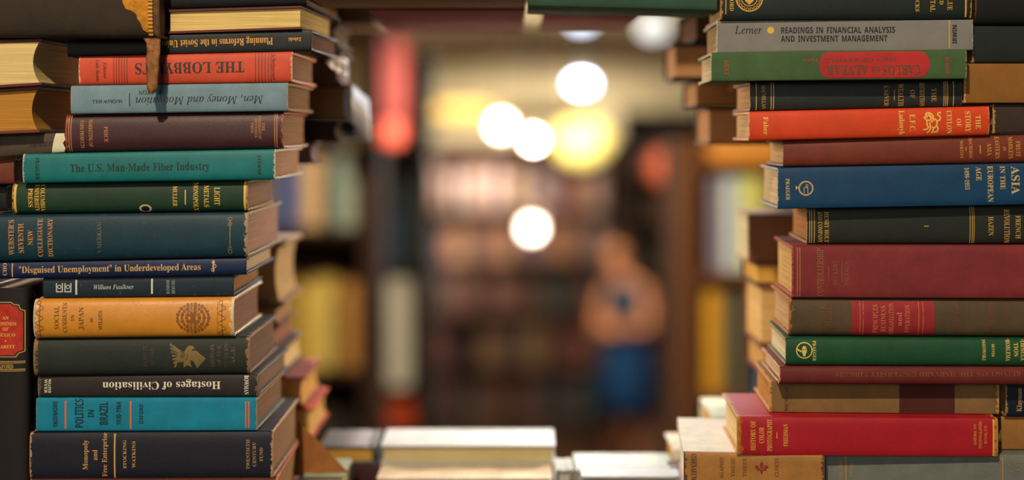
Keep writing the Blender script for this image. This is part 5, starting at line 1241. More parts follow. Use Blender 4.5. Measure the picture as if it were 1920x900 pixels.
b = book('black-green book with a round gilt crest at the top right', (1352, 1821), rb[13], rb[14], '16211f', Y=1.242, w=.112, yaw=-1.2, bulge=.1, p=3, wear=.003, wearcol='b08038', group=GR, pages='b09060', lift=1.3, rough=.5)
g = ink('d0a040', '16211f', .2)
tr = ring(1405, -4, 26, 2) + ring(1405, -4, 16, 1.6) + poly_tris([(1397, -12), (1413, -12), (1413, 2), (1405, 9), (1397, 2)])
for q in range(18):
    a = 2 * math.pi * q / 18
    tr += ring(1405 + 21.5 * math.cos(a), -4 + 21.5 * math.sin(a), 3.2, 1.2, 9)
on_spine(b, 'gilt_crest', g, tr)
letters(b, 'publisher_lettering', g, [('OXFORD', -90, 1372, 0, 42, 7)])
letters(b, 'title_lettering', g, [('VALUE', -90, 1781, 1, 36, 9), ('AND', -90, 1765, -2, 22, 7), ('CAPITAL', -90, 1749, -2, 48, 9)])
letters(b, 'author_lettering', g, [('HICKS', -90, 1720, 5, 34, 7)])
rule(b, g, 1361, wd=1.6, t0=.12)
rule(b, g, 1811, wd=3, t0=.04)

# books at the right edge
b = book('black book end in the top right corner', (1832, 1990), flat(47), flat(-46), '0f1214', Y=1.245, w=.16, group=None)
b = book('dark teal-black book end at the right edge beside the light grey one', (1824, 1990), flat(118), flat(48), '18211f', Y=1.25, w=.16, wear=.002, wearcol='a08a60', bulge=.06)
b = book('plain tan cloth book end at the right edge below the dark teal one', (1808, 1990), flat(194), flat(119), '8a5c24', Y=1.245, w=.16, bulge=.05, p=4, wear=.003, wearcol='c0a070', mott=.2, rough=.75)
b = book('dark grey-brown book end at the right edge beside the orange-red one', (1862, 1990), line((1860, 251), (1990, 249)), flat(195), '3a2c24', Y=1.25, w=.15, bulge=.06, wear=.004, wearcol='b08850')
b = book('small navy book end with gilt lettering at the right edge', (1886, 1990), flat(783), line((1880, 717), (1990, 716)), '141f2e', Y=1.25, w=.14, bulge=.12, wear=.003, wearcol='a08050')
letters(b, 'author_lettering', ink('c8a05c', '141f2e', .15), [('Klayman', 90, 1911, 750, 44, 9)])
b = book('tan book end at the right edge beside the bright red one', (1878, 1990), flat(847), flat(784), '9a6a34', Y=1.256, w=.15, bulge=.05, mott=.25)

# ================================================================== books behind the left pile
YR = 1.46


def rear(label, xr, y0, y1, color, pages, Y=YR, xl=250, w=.13, facing='head', yaw=0, **kw):
    kw.setdefault('bulge', .13)
    kw.setdefault('p', 2.0)
    kw.setdefault('over', .0025)
    return book(label, (xl, xr), flat(y1), flat(y0), color, Y=Y, Yn=Y, w=w, facing=facing, yaw=yaw, pages=pages, **kw)


GRL = 'books stacked behind the left pile'
rear('dark book at the foot of the rear left stack', 560, 823, 941, '2c2420', '9a7a4c', group=GRL)
rear('book with orange-red cover and yellow pages low behind the left pile', 588, 766, 822, 'b84a26', 'd8b068', w=.12, group=GRL)
rear('book with worn red cover under cream pages, second in the rear left stack', 573, 707, 765, '983c2c', 'd8a45c', w=.12, group=GRL)
rear('small book with a cream fore-edge behind the black book with white lettering', 533, 654, 706, '4a2c22', 'e0c48c', w=.13, group=GRL)
rear('reddish-brown book glimpsed behind the eagle book', 520, 612, 653, '5a3028', '9a6a50', w=.12, group=GRL)
rear('brown-paged book glimpsed behind the golden-ochre book', 524, 574, 611, '6a4a3a', 'a8825c', w=.1, group=GRL)
rear('thick book with cover lips curling over beige pages behind the dictionary', 533, 456, 573, '8a6a48', 'c0a070', w=.13, bt=.004, over=.0055, bulge=.12, group=GRL)
rear('dark book hidden behind the dark green one with gilt bands', 470, 392, 455, '2a2a2a', '8a6a4a', w=.12, group=GRL)
rear('black book hidden behind the teal cloth book', 480, 309, 391, '20242a', '8a6a4a', w=.12, group=GRL)
rear('lilac-edged book whose corner sticks out behind the dark maroon one', 592, 266, 308, '6a4c5c', '9a8088', w=.06, group=GRL, yaw=3)
rear('black-covered book with brown pages behind the dark maroon one', 640, 229, 265, '14181a', '3a2c24', w=.2, yaw=-7, group=GRL)
b = rear('book with brown pages and a loose grey cover board hanging off its end', 655, 158, 228, '3c2c24', '8a6444', w=.12, group=GRL)
bm = bmesh.new()
f = [(657, 157, 1.455), (676, 172, 1.5), (692, 186, 1.545)], [(658, 226, 1.455), (678, 248, 1.5), (694, 266, 1.545)]
n = 8
pr = []
for k in range(n + 1):
    u = k / n
    row = []
    for r in f:
        a = W(*r[0]) * (1 - u) ** 2 + W(*r[1]) * 2 * u * (1 - u) + W(*r[2]) * u * u
        row.append(a)
    mid = (row[0] + row[1]) / 2 + Vector((.002 * math.sin(u * 3), 0, 0))
    pr.append([bm.verts.new(q - b.root.location) for q in (row[0], mid, row[1])])
for a, c in zip(pr, pr[1:]):
    for q in (0, 1):
        bm.faces.new((a[q], a[q + 1], c[q + 1], c[q]))
fl = link('loose_board', bm, plain('8c8890', .45, .5, name='board_paper'), b.root, smooth=True, angle=180)
m = fl.modifiers.new('solid', 'SOLIDIFY')
m.thickness = .0022
tag(fl, 'loose grey cover board hanging open')
b = rear('book in a torn shiny jacket behind the orange-red one of the left pile', 640, 98, 157, '6a4434', '7a5a44', w=.11, group=GRL, wear=.006, wearcol='c8b8a0')
bm = bmesh.new()
rnd = random.Random(11)
pr = []
for k in range(9):
    u = k / 8
    row = []
    for v in (0, .25, .5, .75, 1):
        px = 602 + 50 * v + rnd.uniform(-2, 2)
        py = 102 + 8 * v + 40 * u * (v ** .6) + rnd.uniform(-3, 3)
        yy = YR - .012 + .05 * v * v + rnd.uniform(-.003, .003)
        row.append(bm.verts.new(W(px, py, yy) - b.root.location))
    pr.append(row)
for a, c in zip(pr, pr[1:]):
    for q in range(4):
        bm.faces.new((a[q], a[q + 1], c[q + 1], c[q]))
jk = link('torn_jacket', bm, plain('9a8478', .35, .6, mott=.5, scale=40, name='glare_and_jacket_paper'), b.root, smooth=True, angle=180)
m = jk.modifiers.new('solid', 'SOLIDIFY')
m.thickness = .0006
tag(jk, 'torn crumpled dust jacket')
rear('brown book behind the cream fore-edge at the upper left', 634, 46, 86, '5a4434', '6a5240', w=.12, group=GRL)

rear('brown book overhanging the upper left of the opening, seen from below', 698, -20, 44, '94704c', '7a6048', w=.15, xl=480, group=GRL)

# triangular flap of brown card leaning behind the wide black book
bm = bmesh.new()
tri = [W(557, 786, 1.405), W(550, 893, 1.38), W(654, 886, 1.385)]
c0 = sum(tri, Vector()) / 3
base = Vector((tri[1].x, tri[1].y, min(p.z for p in tri)))
nrm = (tri[1] - tri[0]).cross(tri[2] - tri[0]).normalized() * .0016
vs = [bm.verts.new(p - base + s * nrm / 2) for s in (-1, 1) for p in tri]
bm.faces.new(vs[:3])
bm.faces.new(vs[3:])
for k in range(3):
    bm.faces.new((vs[k], vs[(k + 1) % 3], vs[3 + (k + 1) % 3], vs[3 + k]))
o = link('card_flap', bm, plain('8a5a30', .85, .15, mott=.14, scale=90, name='brown_card'), bevel=.0004)
o.location = base
tag(o, 'triangular flap of brown card standing behind the wide black book', 'card')

# ================================================================== books lying on the sill of the opening
GS = 'books lying flat along the bottom of the opening'


def low(label, x, y, color, pages, Y, w, facing='fore', **kw):
    kw.setdefault('bulge', .04)
    return book(label, x, flat(y[1]), flat(y[0]), color, Y=Y, Yn=Y, w=w, facing=facing, pages=pages, group=GS, **kw)


SB = lambda Y: HY + .409 * FPX / Y
low('pale greenish book under the brown card flap', (570, 646), (890, 958), '9aa890', 'c8bc98', 1.375, .07, rough=.4)
low('dark book under the pale greenish one', (572, 700), (959, SB(1.375)), '3a3028', '8a7048', 1.375, .07)
low('book with a dark grey cover and yellow pages left of the thick white-topped one', (598, 704), (836, 870), '4c5458', 'c89a48', 1.47, .08, rough=.3, spec=.6, facing='tail')
low('dark red book below the yellow-paged one', (610, 712), (871, 930), '3a1418', '5a3430', 1.47, .09, facing='spine')
low('black book at the foot of the small stack left of the white-topped one', (590, 712), (931, SB(1.47)), '18181a', '4a3c30', 1.47, .09, facing='spine')
low('thick pale book with a glaring white cover and cream page block at the bottom centre', (713, 1042), (835, 871), 'aab2ba', 'c8b88a', 1.455, .083, rough=.42, spec=.5, bt=.0014)
low('worn peach-cream book under the thick white-topped one', (706, 1036), (896, 940), 'd8c8b0', 'd2c09a', 1.40, .13, rough=.42, spec=.5, mott=.3)
low('plain grey book at the foot of the white-topped stack', (700, 1040), (941, SB(1.4)), '8a8a8c', 'b0a080', 1.40, .13)
low('small white booklet standing out beside the thick white-topped book', (1041, 1076), (880, 960), 'b4bac2', 'c8c4b8', 1.385, .05, facing='head', bulge=.02)
low('plain book under the small white booklet', (1041, 1078), (961, SB(1.385)), '8a8478', 'b0a080', 1.385, .05, facing='head')
low('flat book with a pale mint cover and dark spine edge right of the white-topped one', (1080, 1268), (881, 908), 'a4b2ac', '8a6438', 1.405, .075, rough=.42, spec=.5, bt=.002)
low('pale grey book in front of the mint-covered one', (1090, 1278), (893, 994), 'a8aeb6', 'b09a78', 1.355, .045, rough=.4)
low('brown book under the mint-covered one', (1088, 1282), (909, SB(1.405) if SB(1.405) < 965 else 965), '5a4028', '8a6a44', 1.405, .075)
low('dark book at the foot of the stack under the mint cover', (1088, 1286), (966, SB(1.38)), '2a2420', '6a5438', 1.38, .1)

# ================================================================== books behind the right pile
GRR = 'books stacked behind the right pile'


def rearr(label, xl, y0, y1, color, pages, Y=YR, xr=1720, w=.12, facing='fore', yaw=0, **kw):
    kw.setdefault('bulge', .05)
    return book(label, (xl, xr), flat(y1), flat(y0), color, Y=Y, Yn=Y, w=w, facing=facing, yaw=yaw, pages=pages, group=GRR, **kw)


rearr('cream book end lying behind the tan fleur-de-lis book', 1262, 843, 958, 'c8c0b8', 'c89a48', Y=1.43, xr=1400, w=.08, facing='spine')
rearr('dark book at the foot of the rear right stack', 1256, 959, SB(1.43), '3a3028', '8a7048', Y=1.43, xr=1700, w=.1)
rearr('small book with pale green-white cover and yellow pages behind the bright red one', 1336, 780, 833, 'c4d0c4', 'd8a858', Y=1.45, w=.1, xr=1700)
rearr('dark blue book behind the tan book with a maroon label', 1434, 706, 775, '1c2c3c', '3c4450', w=.1)
rearr('book with a dark red cover and orange pages behind the brown cloth book', 1428, 650, 705, '6a2c24', 'c89858', w=.1)
rearr('tall-paged cream book behind the thick dusky red one', 1424, 536, 649, '7a5030', 'd8b070', w=.1, bt=.0035)
rearr('narrow book with yellow-lit pages behind the thick dusky red one', 1416, 494, 535, '5a3a24', 'd8a850', w=.09)
rearr('book with a plain brown spine and cream page end behind the black-green history book', 1402, 402, 493, '6a4426', 'd2c8a0', w=.1, facing='spine', wear=.003)
rearr('dark book hidden behind the blue cloth book', 1500, 318, 401, '24242a', '8a6a4a', w=.1)
rearr('dark book hidden behind the reddish-brown leather one', 1480, 273, 317, '24201c', '8a6a4a', w=.1)
rearr('brown book with a pale end jutting into the opening behind the orange-red one', 1326, 203, 272, '5c3e26', 'b08054', w=.1, bt=.0024)
rearr('brown book with a dark cover jutting out behind the moss green one', 1302, 152, 202, '4a2e20', 'a87848', w=.1)
rearr('brown-paged book with a pinkish end jutting into the opening at the upper right', 1262, 80, 151, '28201e', 'b4855a', w=.09, bt=.004)
rearr('dark book topmost behind the light grey one', 1300, 22, 79, '1c2420', '6a4a34', w=.1, yaw=3)

# ================================================================== books bridging the top of the opening
GT = 'books laid across the top of the opening'
b = book('wide maroon book bridging the left part of the opening seen from below', (690, 985), flat(22), flat(-38), '8a4844', Y=1.36, Yn=1.36, w=.3, yaw=0, bulge=.06, group=GT, rough=.75, mott=.12)
b = book('maroon book bridging the right part of the opening seen from below', (1020, 1210), flat(23), flat(-38), '8a4642', Y=1.36, Yn=1.36, w=.24, yaw=0, bulge=.06, group=GT, rough=.75, mott=.12)
b = book('dark green book bridging the opening at the top right', (990, 1345), line((990, 10), (1345, 18)), line((990, -44), (1345, -40)), '2c4c3c', Y=1.262, w=.085, yaw=0, bulge=.1, group=GT, rough=.75)
b = book('brown book leaning across the top left of the opening', (585, 985), flat(-2), flat(-48), '8a6a4a', Y=1.262, w=.085, yaw=0, bulge=.1, group=GT)

# ================================================================== the shop behind: shelves, lamps, a customer
def px_box(px0, px1, py0, py1, Y):
    a, c = W(px0, py1, Y), W(px1, py0, Y)
    return a.x, c.x, a.z, c.z


_protos = {}


def shelf_book(name, x0, x1, z0, z1, Y, d, color, label, group, lean=0.0, rough=.6):
    """A standing hardback seen only out of focus: rounded spine, boards, recessed leaves, one mesh."""
    T, H = x1 - x0, z1 - z0
    bm = bmesh.new()
    n = 8
    sp = [(-T / 2 + T * k / n, .18 * T * (1 - math.sqrt(max(0, 1 - (2 * k / n - 1) ** 2)))) for k in range(n + 1)]
    out = [(-T / 2, d)] + sp + [(T / 2, d)]
    lo = [bm.verts.new((x, y, 0)) for x, y in out]
    hi = [bm.verts.new((x, y, H)) for x, y in out]
    m = len(out)
    for k in range(m):
        bm.faces.new((lo[k], lo[(k + 1) % m], hi[(k + 1) % m], hi[k]))
    bm.faces.new(lo[::-1])
    f = bm.faces.new(hi)
    r = bmesh.ops.inset_region(bm, faces=[f], thickness=min(.003, T * .15), depth=0)
    bmesh.ops.translate(bm, verts=f.verts, vec=(0, 0, -.005))
    o = link(name, bm, cloth(color, rough=rough), smooth=True, angle=35)
    o.location = ((x0 + x1) / 2, Y, z0)
    if lean:
        o.rotation_euler = (0, lean, 0)
    tag(o, label, 'book', group)
    return o


def bookcase(label, px0, px1, boards, Y, d, color, top=None, thick=.022, name='bookcase', ends=(True, True)):
    """Bookcase with uprights, shelf boards at the given photo rows and a back panel, standing on the floor."""
    x0, x1 = (px0 - CX) * Y / FPX, (px1 - CX) * Y / FPX
    root = empty(name, ((x0 + x1) / 2, Y, 0))
    h = (x1 - x0) / 2
    zs = [ZC - (p - HY) * Y / FPX for p in boards]
    zt = (ZC - (top - HY) * Y / FPX) if top is not None else max(zs) + .3
    wv, wh = wood(color, 'case_wood', 2), wood(color, 'case_wood', 0)
    for s, on in zip((-1, 1), ends):
        if on:
            bm = bmesh.new()
            box(bm, (s * h - .028, 0, 0), (s * h + .028, d, zt))
            link('upright', bm, wv, root, bevel=.003)
    for z in zs:
        bm = bmesh.new()
        box(bm, (-h + .029, .005, z - thick), (h - .029, d - .012, z))
        link('shelf_board', bm, wh, root, bevel=.002)
    bm = bmesh.new()
    box(bm, (-h + .029, d - .011, .02), (h - .029, d, zt - .01))
    link('back_panel', bm, wh, root)
    tag(root, label, 'bookcase')
    return zs


def row_of(px_list, zfloor, Y, d, group, thing='book'):
    """px_list: (px0, px1, py_top, colour, label) standing on a board at zfloor."""
    for a, c, t, col, lab in px_list:
        x0, x1 = (a - CX) * Y / FPX, (c - CX) * Y / FPX
        shelf_book('book', x0, x1, zfloor + .0005, ZC - (t - HY) * Y / FPX, Y, d, col, lab, group)


# ---- bookcase at the left of the opening
YL = 4.3
zs = bookcase('dark wooden bookcase seen blurred at the left of the opening', 396, 694, (275, 428, 695, 905, 1180), YL, .3, '3a2416', top=30)
G1 = 'blurred books on the middle shelf of the left bookcase'
row_of([(420, 446, 300, '6a3a2a', 'russet book hidden far left on the blurred middle shelf of the left bookcase'),
        (447, 480, 310, '3a4a3a', 'dark green book far left on the blurred middle shelf of the left bookcase'),
        (481, 520, 300, '70604a', 'drab book beside the blue one on the blurred left bookcase'),
        (521, 556, 300, '2a5090', 'blue book on the blurred left bookcase'),
        (557, 604, 292, 'c8a472', 'tan book right of the blue one on the blurred left bookcase'),
        (605, 622, 292, '2c3a34', 'narrow dark green book on the blurred left bookcase'),
        (623, 664, 292, '8a9a86', 'grey-green book on the blurred left bookcase'),
        (666, 676, 292, '8a5a2c', 'orange-brown book beside the upright of the blurred left bookcase')], zs[1], YL + .04, .18, G1)
G2 = 'blurred books on the lower shelf of the left bookcase'
row_of([(420, 470, 540, '8a6a3a', 'ochre-brown book at the far left of the blurred lower shelf'),
        (471, 540, 530, '4a4a34', 'olive book left of the yellow ones on the blurred lower shelf'),
        (541, 582, 532, 'b8963c', 'dull yellow book on the blurred lower shelf of the left bookcase'),
        (583, 622, 526, 'd8b858', 'bright yellow book on the blurred lower shelf of the left bookcase'),
        (623, 634, 560, '24302c', 'thin black book between the yellow and orange-tan ones on the blurred lower shelf'),
        (635, 676, 528, 'b07c34', 'orange-tan book on the blurred lower shelf of the left bookcase')], zs[2], YL + .04, .18, G2)
row_of([(440, 500, 780, '3a2a20', 'dark brown book low on the blurred left bookcase'), (501, 560, 790, '2a2c28', 'black book low on the blurred left bookcase'),
        (561, 610, 770, '4a3a28', 'drab brown book low on the blurred left bookcase'), (611, 670, 780, '2c241c', 'dark book low beside the upright of the left bookcase')], zs[3], YL + .04, .18,
       'blurred dark books near the bottom of the left bookcase')
row_of([(600, 640, 130, '3c3024', 'dark brown book on the top shelf of the blurred left bookcase'), (642, 663, 90, '4c3c2c', 'brown book on the top shelf of the blurred left bookcase'),
        (664, 677, 62, '8a7a34', 'tall olive-yellow book on the top shelf of the blurred left bookcase')], zs[0], YL + .04, .18, 'blurred books on the top shelf of the left bookcase')

# ---- narrow second case beyond it
YM = 5.2
zs = bookcase('narrow dark bookcase just right of the left one', 699, 792, (290, 500, 728, 812, 1000), YM, .3, '2a221a', top=100)
row_of([(715, 768, 525, 'e6dcc0', 'tall cream box file standing out in the blurred narrow bookcase')], zs[2], YM + .03, .2, None)
row_of([(722, 776, 750, 'd04a18', 'orange book low in the blurred narrow bookcase')], zs[3], YM + .03, .2, None)
row_of([(744, 776, 340, '2c3a38', 'dark grey-green book in the blurred narrow bookcase'), ], zs[1], YM + .03, .2, None)
row_of([(722, 742, 400, '22345c', 'navy book low in the upper part of the narrow bookcase')], zs[1], YM + .03, .2, None)
bm = bmesh.new()
a, c, z0, z1 = px_box(716, 764, 66, 262, 4.2)
n = 10
vs = []
for k in range(n + 1):
    u = k / n
    vs.append([bm.verts.new((a + (c - a) * u, .012 * math.sin(u * 9), z)) for z in (z0 - z0, (z1 - z0) * .5, z1 - z0)])
for p, q in zip(vs, vs[1:]):
    for j in (0, 1):
        bm.faces.new((p[j], p[j + 1], q[j + 1], q[j]))
o = link('hanging_banner', bm, plain('d07068', .7, .2, mott=.1, name='banner_cloth'), smooth=True, angle=180)
m = o.modifiers.new('solid', 'SOLIDIFY')
m.thickness = .004
o.location = (0, 4.2, z0)
for X in (a + .012, c - .012):
    bm = bmesh.new()
    tube(bm, [(X, 0, z1 - z0 - .01), (X, 0, CEIL - z0)], .0025, 8)
    link('cord', bm, plain('2a2420', name='cord'), o)
tag(o, 'narrow red banner hanging blurred beside the left bookcase', 'banner')
bm = bmesh.new()
lathe(bm, [(.012, 0), (.036, .006), (.042, .02), (.042, .05), (.03, .075), (.01, .082)], 20)
o = link('paper_lantern', bm, glow('f06a50', .5), smooth=True)
P = W(741, 262, 4.2)
o.location = (P.x, P.y - .11, P.z - .02)
lamp('lantern_light', 'POINT', (P.x + .05, P.y - .35, P.z + .12), 3, (1, .6, .5), .05)  # unseen light added in front of the banner to brighten it
tag(o, 'small glowing red lantern at the lower end of the red banner', 'lantern')
bm = bmesh.new()
tube(bm, [(0, 0, .08), (0, 0, CEIL - P.z + .02)], .003)
link('cord', bm, plain('2a2020', name='cord'), o)

# ---- far wall of shelves across the middle
YF = 9.6
zs = bookcase('wide bookcase across the far end of the shop', 775, 1160, (395, 490, 590, 690, 790, 890), YF, .34, '4c3428', top=262)
pal = {0: ['d8c0b4', 'c8a48a', 'c89a5c', 'b89aa0', 'a88a90', 'd0aa6a', 'e0cbc0', '9a7a80', 'b07a5c'],  # upper rows are paler, painting the lamp light on them into the colours
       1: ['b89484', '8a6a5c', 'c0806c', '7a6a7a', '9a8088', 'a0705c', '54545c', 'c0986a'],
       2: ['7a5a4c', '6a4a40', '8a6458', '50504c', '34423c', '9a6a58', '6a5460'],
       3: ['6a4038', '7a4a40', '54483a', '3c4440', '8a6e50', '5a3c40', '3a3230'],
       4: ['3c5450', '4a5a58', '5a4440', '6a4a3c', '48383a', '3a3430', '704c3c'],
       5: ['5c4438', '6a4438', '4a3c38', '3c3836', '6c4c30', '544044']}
words = ['uppermost', 'second', 'third', 'fourth', 'fifth', 'lowest']
rnd = random.Random(5)
for r in range(6):
    x = (786 - CX) * YF / FPX
    xe = (1150 - CX) * YF / FPX
    while x < xe - .05:
        wdt = rnd.choice((.035, .05, .065, .08, .10))
        if x + wdt > xe:
            break
        h = rnd.uniform(.22, .31)
        if rnd.random() < .1:
            x += wdt
            continue
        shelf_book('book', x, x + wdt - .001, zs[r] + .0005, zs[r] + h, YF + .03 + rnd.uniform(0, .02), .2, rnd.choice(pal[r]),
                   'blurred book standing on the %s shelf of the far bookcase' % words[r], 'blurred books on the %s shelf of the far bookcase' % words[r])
        x += wdt

# ---- second far case behind the customer
YB = 10.4
zs = bookcase('dark bookcase behind the customer', 1172, 1330, (330, 425, 520, 615, 710, 810), YB, .34, '34302e', top=202)
pal2 = ['6a5458', '8a7068', '54483c', '7a6a68', '3c3434', '5a4448', '6a6a40', '8a4a34']
for r in range(6):
    x = (1182 - CX) * YB / FPX
    xe = (1320 - CX) * YB / FPX
    while x < xe - .05:
        wdt = rnd.choice((.04, .055, .07, .09))
        if x + wdt > xe:
            break
        shelf_book('book', x, x + wdt - .001, zs[r] + .0005, zs[r] + rnd.uniform(.22, .32), YB + .03, .2, rnd.choice(pal2),
                   'blurred book standing on the %s shelf of the case behind the customer' % words[r], 'blurred books on the %s shelf of the case behind the customer' % words[r])
        x += wdt

# ---- bookcase at the right, nearer
YK = 3.2
zs = bookcase('brown wooden bookcase seen blurred at the right of the opening', 1288, 1640, (305, 512, 742, 960), YK, .26, '6a4022', top=262)
G3 = 'blurred books on the upper shelf of the right bookcase'
row_of([(1332, 1356, 330, '8a7a84', 'lilac-grey book on the upper shelf of the blurred right bookcase'),
        (1357, 1390, 328, 'b8c4c0', 'pale blue-grey book on the upper shelf of the blurred right bookcase'),
        (1391, 1432, 327, 'd0cc6a', 'yellow-green book on the upper shelf of the blurred right bookcase'),
        (1433, 1476, 326, '8a6a3c', 'ochre book mostly hidden at the end of the blurred upper shelf')], zs[1], YK + .03, .17, G3)
G4 = 'blurred books on the lower shelf of the right bookcase'
row_of([(1318, 1354, 545, 'd89a20', 'golden yellow book on the lower shelf of the blurred right bookcase'),
        (1355, 1376, 548, '7a6a44', 'olive-tan book beside the golden one on the blurred lower shelf'),
        (1377, 1396, 552, '38443c', 'dark green book on the lower shelf of the blurred right bookcase'),
        (1397, 1430, 544, '6a4c34', 'brown book on the lower shelf of the blurred right bookcase'),
        (1431, 1470, 550, '54402c', 'dull brown book mostly hidden on the blurred lower shelf')], zs[2], YK + .03, .17, G4)
row_of([(1318, 1344, 775, '26365a', 'navy book on the bottom shelf of the blurred right bookcase'), (1345, 1400, 780, '4a3424', 'dark brown book on the bottom shelf of the blurred right bookcase')],
       zs[3], YK + .03, .17, 'blurred books on the bottom shelf of the right bookcase')
bm = bmesh.new()
a, c, z0, z1 = px_box(1334, 1470, 270, 304, YK)
box(bm, (0, 0, 0), (c - a, .17, z1 - z0))
bmesh.ops.bevel(bm, geom=bm.edges[:], offset=.004, segments=2, affect='EDGES')
o = link('book', bm, cloth('d88a24'), smooth=True, angle=35)  # orange slab whose colour stands for the lit shelf edge
o.location = (a, YK + .03, zs[0] + .0005)
tag(o, 'orange-yellow slab painting the lit shelf edge of the blurred right bookcase', 'book')

# ---- ceiling beams, hangings and lamps
beam = plain('6a5636', .8, .2, name='beam_paint')


def cbeam(Y, drop, depth, px0, px1, mat, nm='ceiling_beam'):
    bm = bmesh.new()
    box(bm, ((px0 - CX) * Y / FPX, Y, CEIL - drop), ((px1 - CX) * Y / FPX, Y + depth, CEIL + .05))
    return struct(nm, bm, mat)


cbeam(4.6, .24, .16, 930, 1700, beam)
cbeam(11.4, .10, .25, 300, 1700, beam)
bm = bmesh.new()
a, c, z0, z1 = px_box(940, 1262, 99, 120, 9.2)
box(bm, (a, 9.2, z0), (c, 9.42, z1))
bmesh.ops.bevel(bm, geom=bm.edges[:], offset=.008, segments=2, affect='EDGES')
o = link('air_duct', bm, plain('6a5038', .5, .4, name='duct_paint'), smooth=True, angle=35)
tag(o, 'brown duct hung under the ceiling across the far end of the shop', 'duct')
for q in (.12, .5, .88):
    bm = bmesh.new()
    X = a + (c - a) * q
    box(bm, (X - .012, 9.19, z0 - .004), (X + .012, 9.43, CEIL))
    link('hanger_strap', bm, plain('3a3028', .4, name='dark_metal'), o)
bm = bmesh.new()
a, c, z0, z1 = px_box(800, 1085, 198, 232, 9.0)
n = 12
vs = []
for k in range(n + 1):
    u = k / n
    vs.append([bm.verts.new(((c - a) * (u - .5), .02 * math.sin(u * 14), z)) for z in (0, (z1 - z0) / 2, z1 - z0)])
for p, q in zip(vs, vs[1:]):
    for j in (0, 1):
        bm.faces.new((p[j], p[j + 1], q[j + 1], q[j]))
o = link('hanging_banner', bm, plain('5e4c12', .7, .2, mott=.08, name='banner_cloth'), smooth=True, angle=180)
m = o.modifiers.new('solid', 'SOLIDIFY')
m.thickness = .004
o.location = ((a + c) / 2, 8.74, z0)
for X in ((a - c) / 2 + .03, 0, (c - a) / 2 - .03):
    bm = bmesh.new()
    tube(bm, [(X, 0, z1 - z0 - .01), (X, 0, CEIL - z0)], .003, 8)
    link('cord', bm, plain('2a2420', name='cord'), o)
tag(o, 'long yellow banner hanging across the far end of the ceiling', 'banner')


def globe(label, px, py, Y, r, color, strength, cord=True, power=0, name='globe_lamp', lcol=None, squash=1.0):
    P = W(px, py, Y)
    root = empty(name, (P.x, P.y, P.z - r * squash))
    bm = bmesh.new()
    prof = [(max(r * math.sin(math.pi * k / 14), .002), r * squash * (1 - math.cos(math.pi * k / 14))) for k in range(15)]
    lathe(bm, prof, 24)
    link('glass_globe', bm, glow(color, strength), root, smooth=True, angle=180)
    if cord:
        bm = bmesh.new()
        lathe(bm, [(.02, 0), (.03, .015), (.02, .05), (.004, .055)], 14, (0, 0, 2 * r * squash - .004))
        link('lamp_holder', bm, plain('3a3028', .4, name='dark_metal'), root, smooth=True)
        bm = bmesh.new()
        tube(bm, [(0, 0, 2 * r * squash + .05), (0, 0, CEIL - root.location.z)], .004, 8)
        link('cord', bm, plain('2a2420', name='cord'), root)
    tag(root, label, 'lamp')
    if power:
        lamp(name + '_light', 'POINT', (P.x, P.y - r - .05, P.z), power, lcol or (1, .85, .65), r)
    return root


globe('bluish-white globe lamp hanging high in the middle of the shop', 1090, 157, 6.0, .055, 'dfeaff', 9, power=30, lcol=(.9, .95, 1), squash=.62)
globe('bluish-white lamp half hidden behind the maroon book overhead', 1090, 44, 4.2, .04, 'dfeaff', 4, power=0, squash=.5)
globe('white lamp partly hidden beside the brown-paged books at the upper right', 1224, 52, 4.6, .05, 'f4f4ec', 1.6, squash=.8)
globe('round white lamp, upper one of the touching pair', 940, 236, 7.6, .05, 'fff2e0', 6, power=30)
globe('round white lamp, lower one of the touching pair', 1000, 262, 7.2, .035, 'f4f6ee', 7, power=24)
globe('warm white lamp hanging low in front of the far bookcase', 997, 428, 7.8, .05, 'fff0e0', 7, power=9)
globe('dim pinkish lamp just above the low white one', 1002, 402, 8.2, .04, 'd89a80', 1.6)
globe('big glowing yellow paper lamp shade hanging in the shop', 1092, 264, 8.0, .18, 'efdc80', .75, power=7, lcol=(1, .85, .4), name='paper_lamp', squash=.8)
globe('orange-red paper lantern above the bookcase behind the customer', 1250, 314, 8.6, .115, 'c85a34', .75, name='paper_lantern')

# ---- the customer
YP = 8.5
S = YP / FPX


def pp(px, py, dy=0.0):
    return W(px, py, YP + dy)


def skin_mesh(name, pts, edges, rad, mat, parent, origin, sub=2, rootv=0):
    me = bpy.data.meshes.new(name)
    me.from_pydata([p - origin for p in pts], edges, [])
    o = bpy.data.objects.new(name, me)
    COL.objects.link(o)
    m = o.modifiers.new('skin', 'SKIN')
    m.use_smooth_shade = True
    for i, v in enumerate(me.skin_vertices[0].data):
        r = rad[i]
        v.radius = r if isinstance(r, tuple) else (r, r)
        v.use_root = (i == rootv)
    s = o.modifiers.new('sub', 'SUBSURF')
    s.levels = s.render_levels = sub
    # bake the modifiers into a plain continuous mesh
    dg = bpy.context.evaluated_depsgraph_get()
    new = bpy.data.meshes.new_from_object(o.evaluated_get(dg))
    bpy.data.objects.remove(o)
    new.name = name
    new.materials.clear()
    new.materials.append(mat)
    o = bpy.data.objects.new(name, new)
    COL.objects.link(o)
    new.polygons.foreach_set('use_smooth', [True] * len(new.polygons))
    if parent:
        o.parent = parent
    return o


base = Vector((pp(1175, 900).x, YP, 0))
root = empty('person', base, math.radians(-36))
root.scale = (.9, .96, .96)
skinm = plain('c8845a', .55, .3, mott=.06, name='skin')
J = {}


def j(nm, x, y, z, r):
    J[nm] = (Vector((base.x + x, YP + y, z)), r)


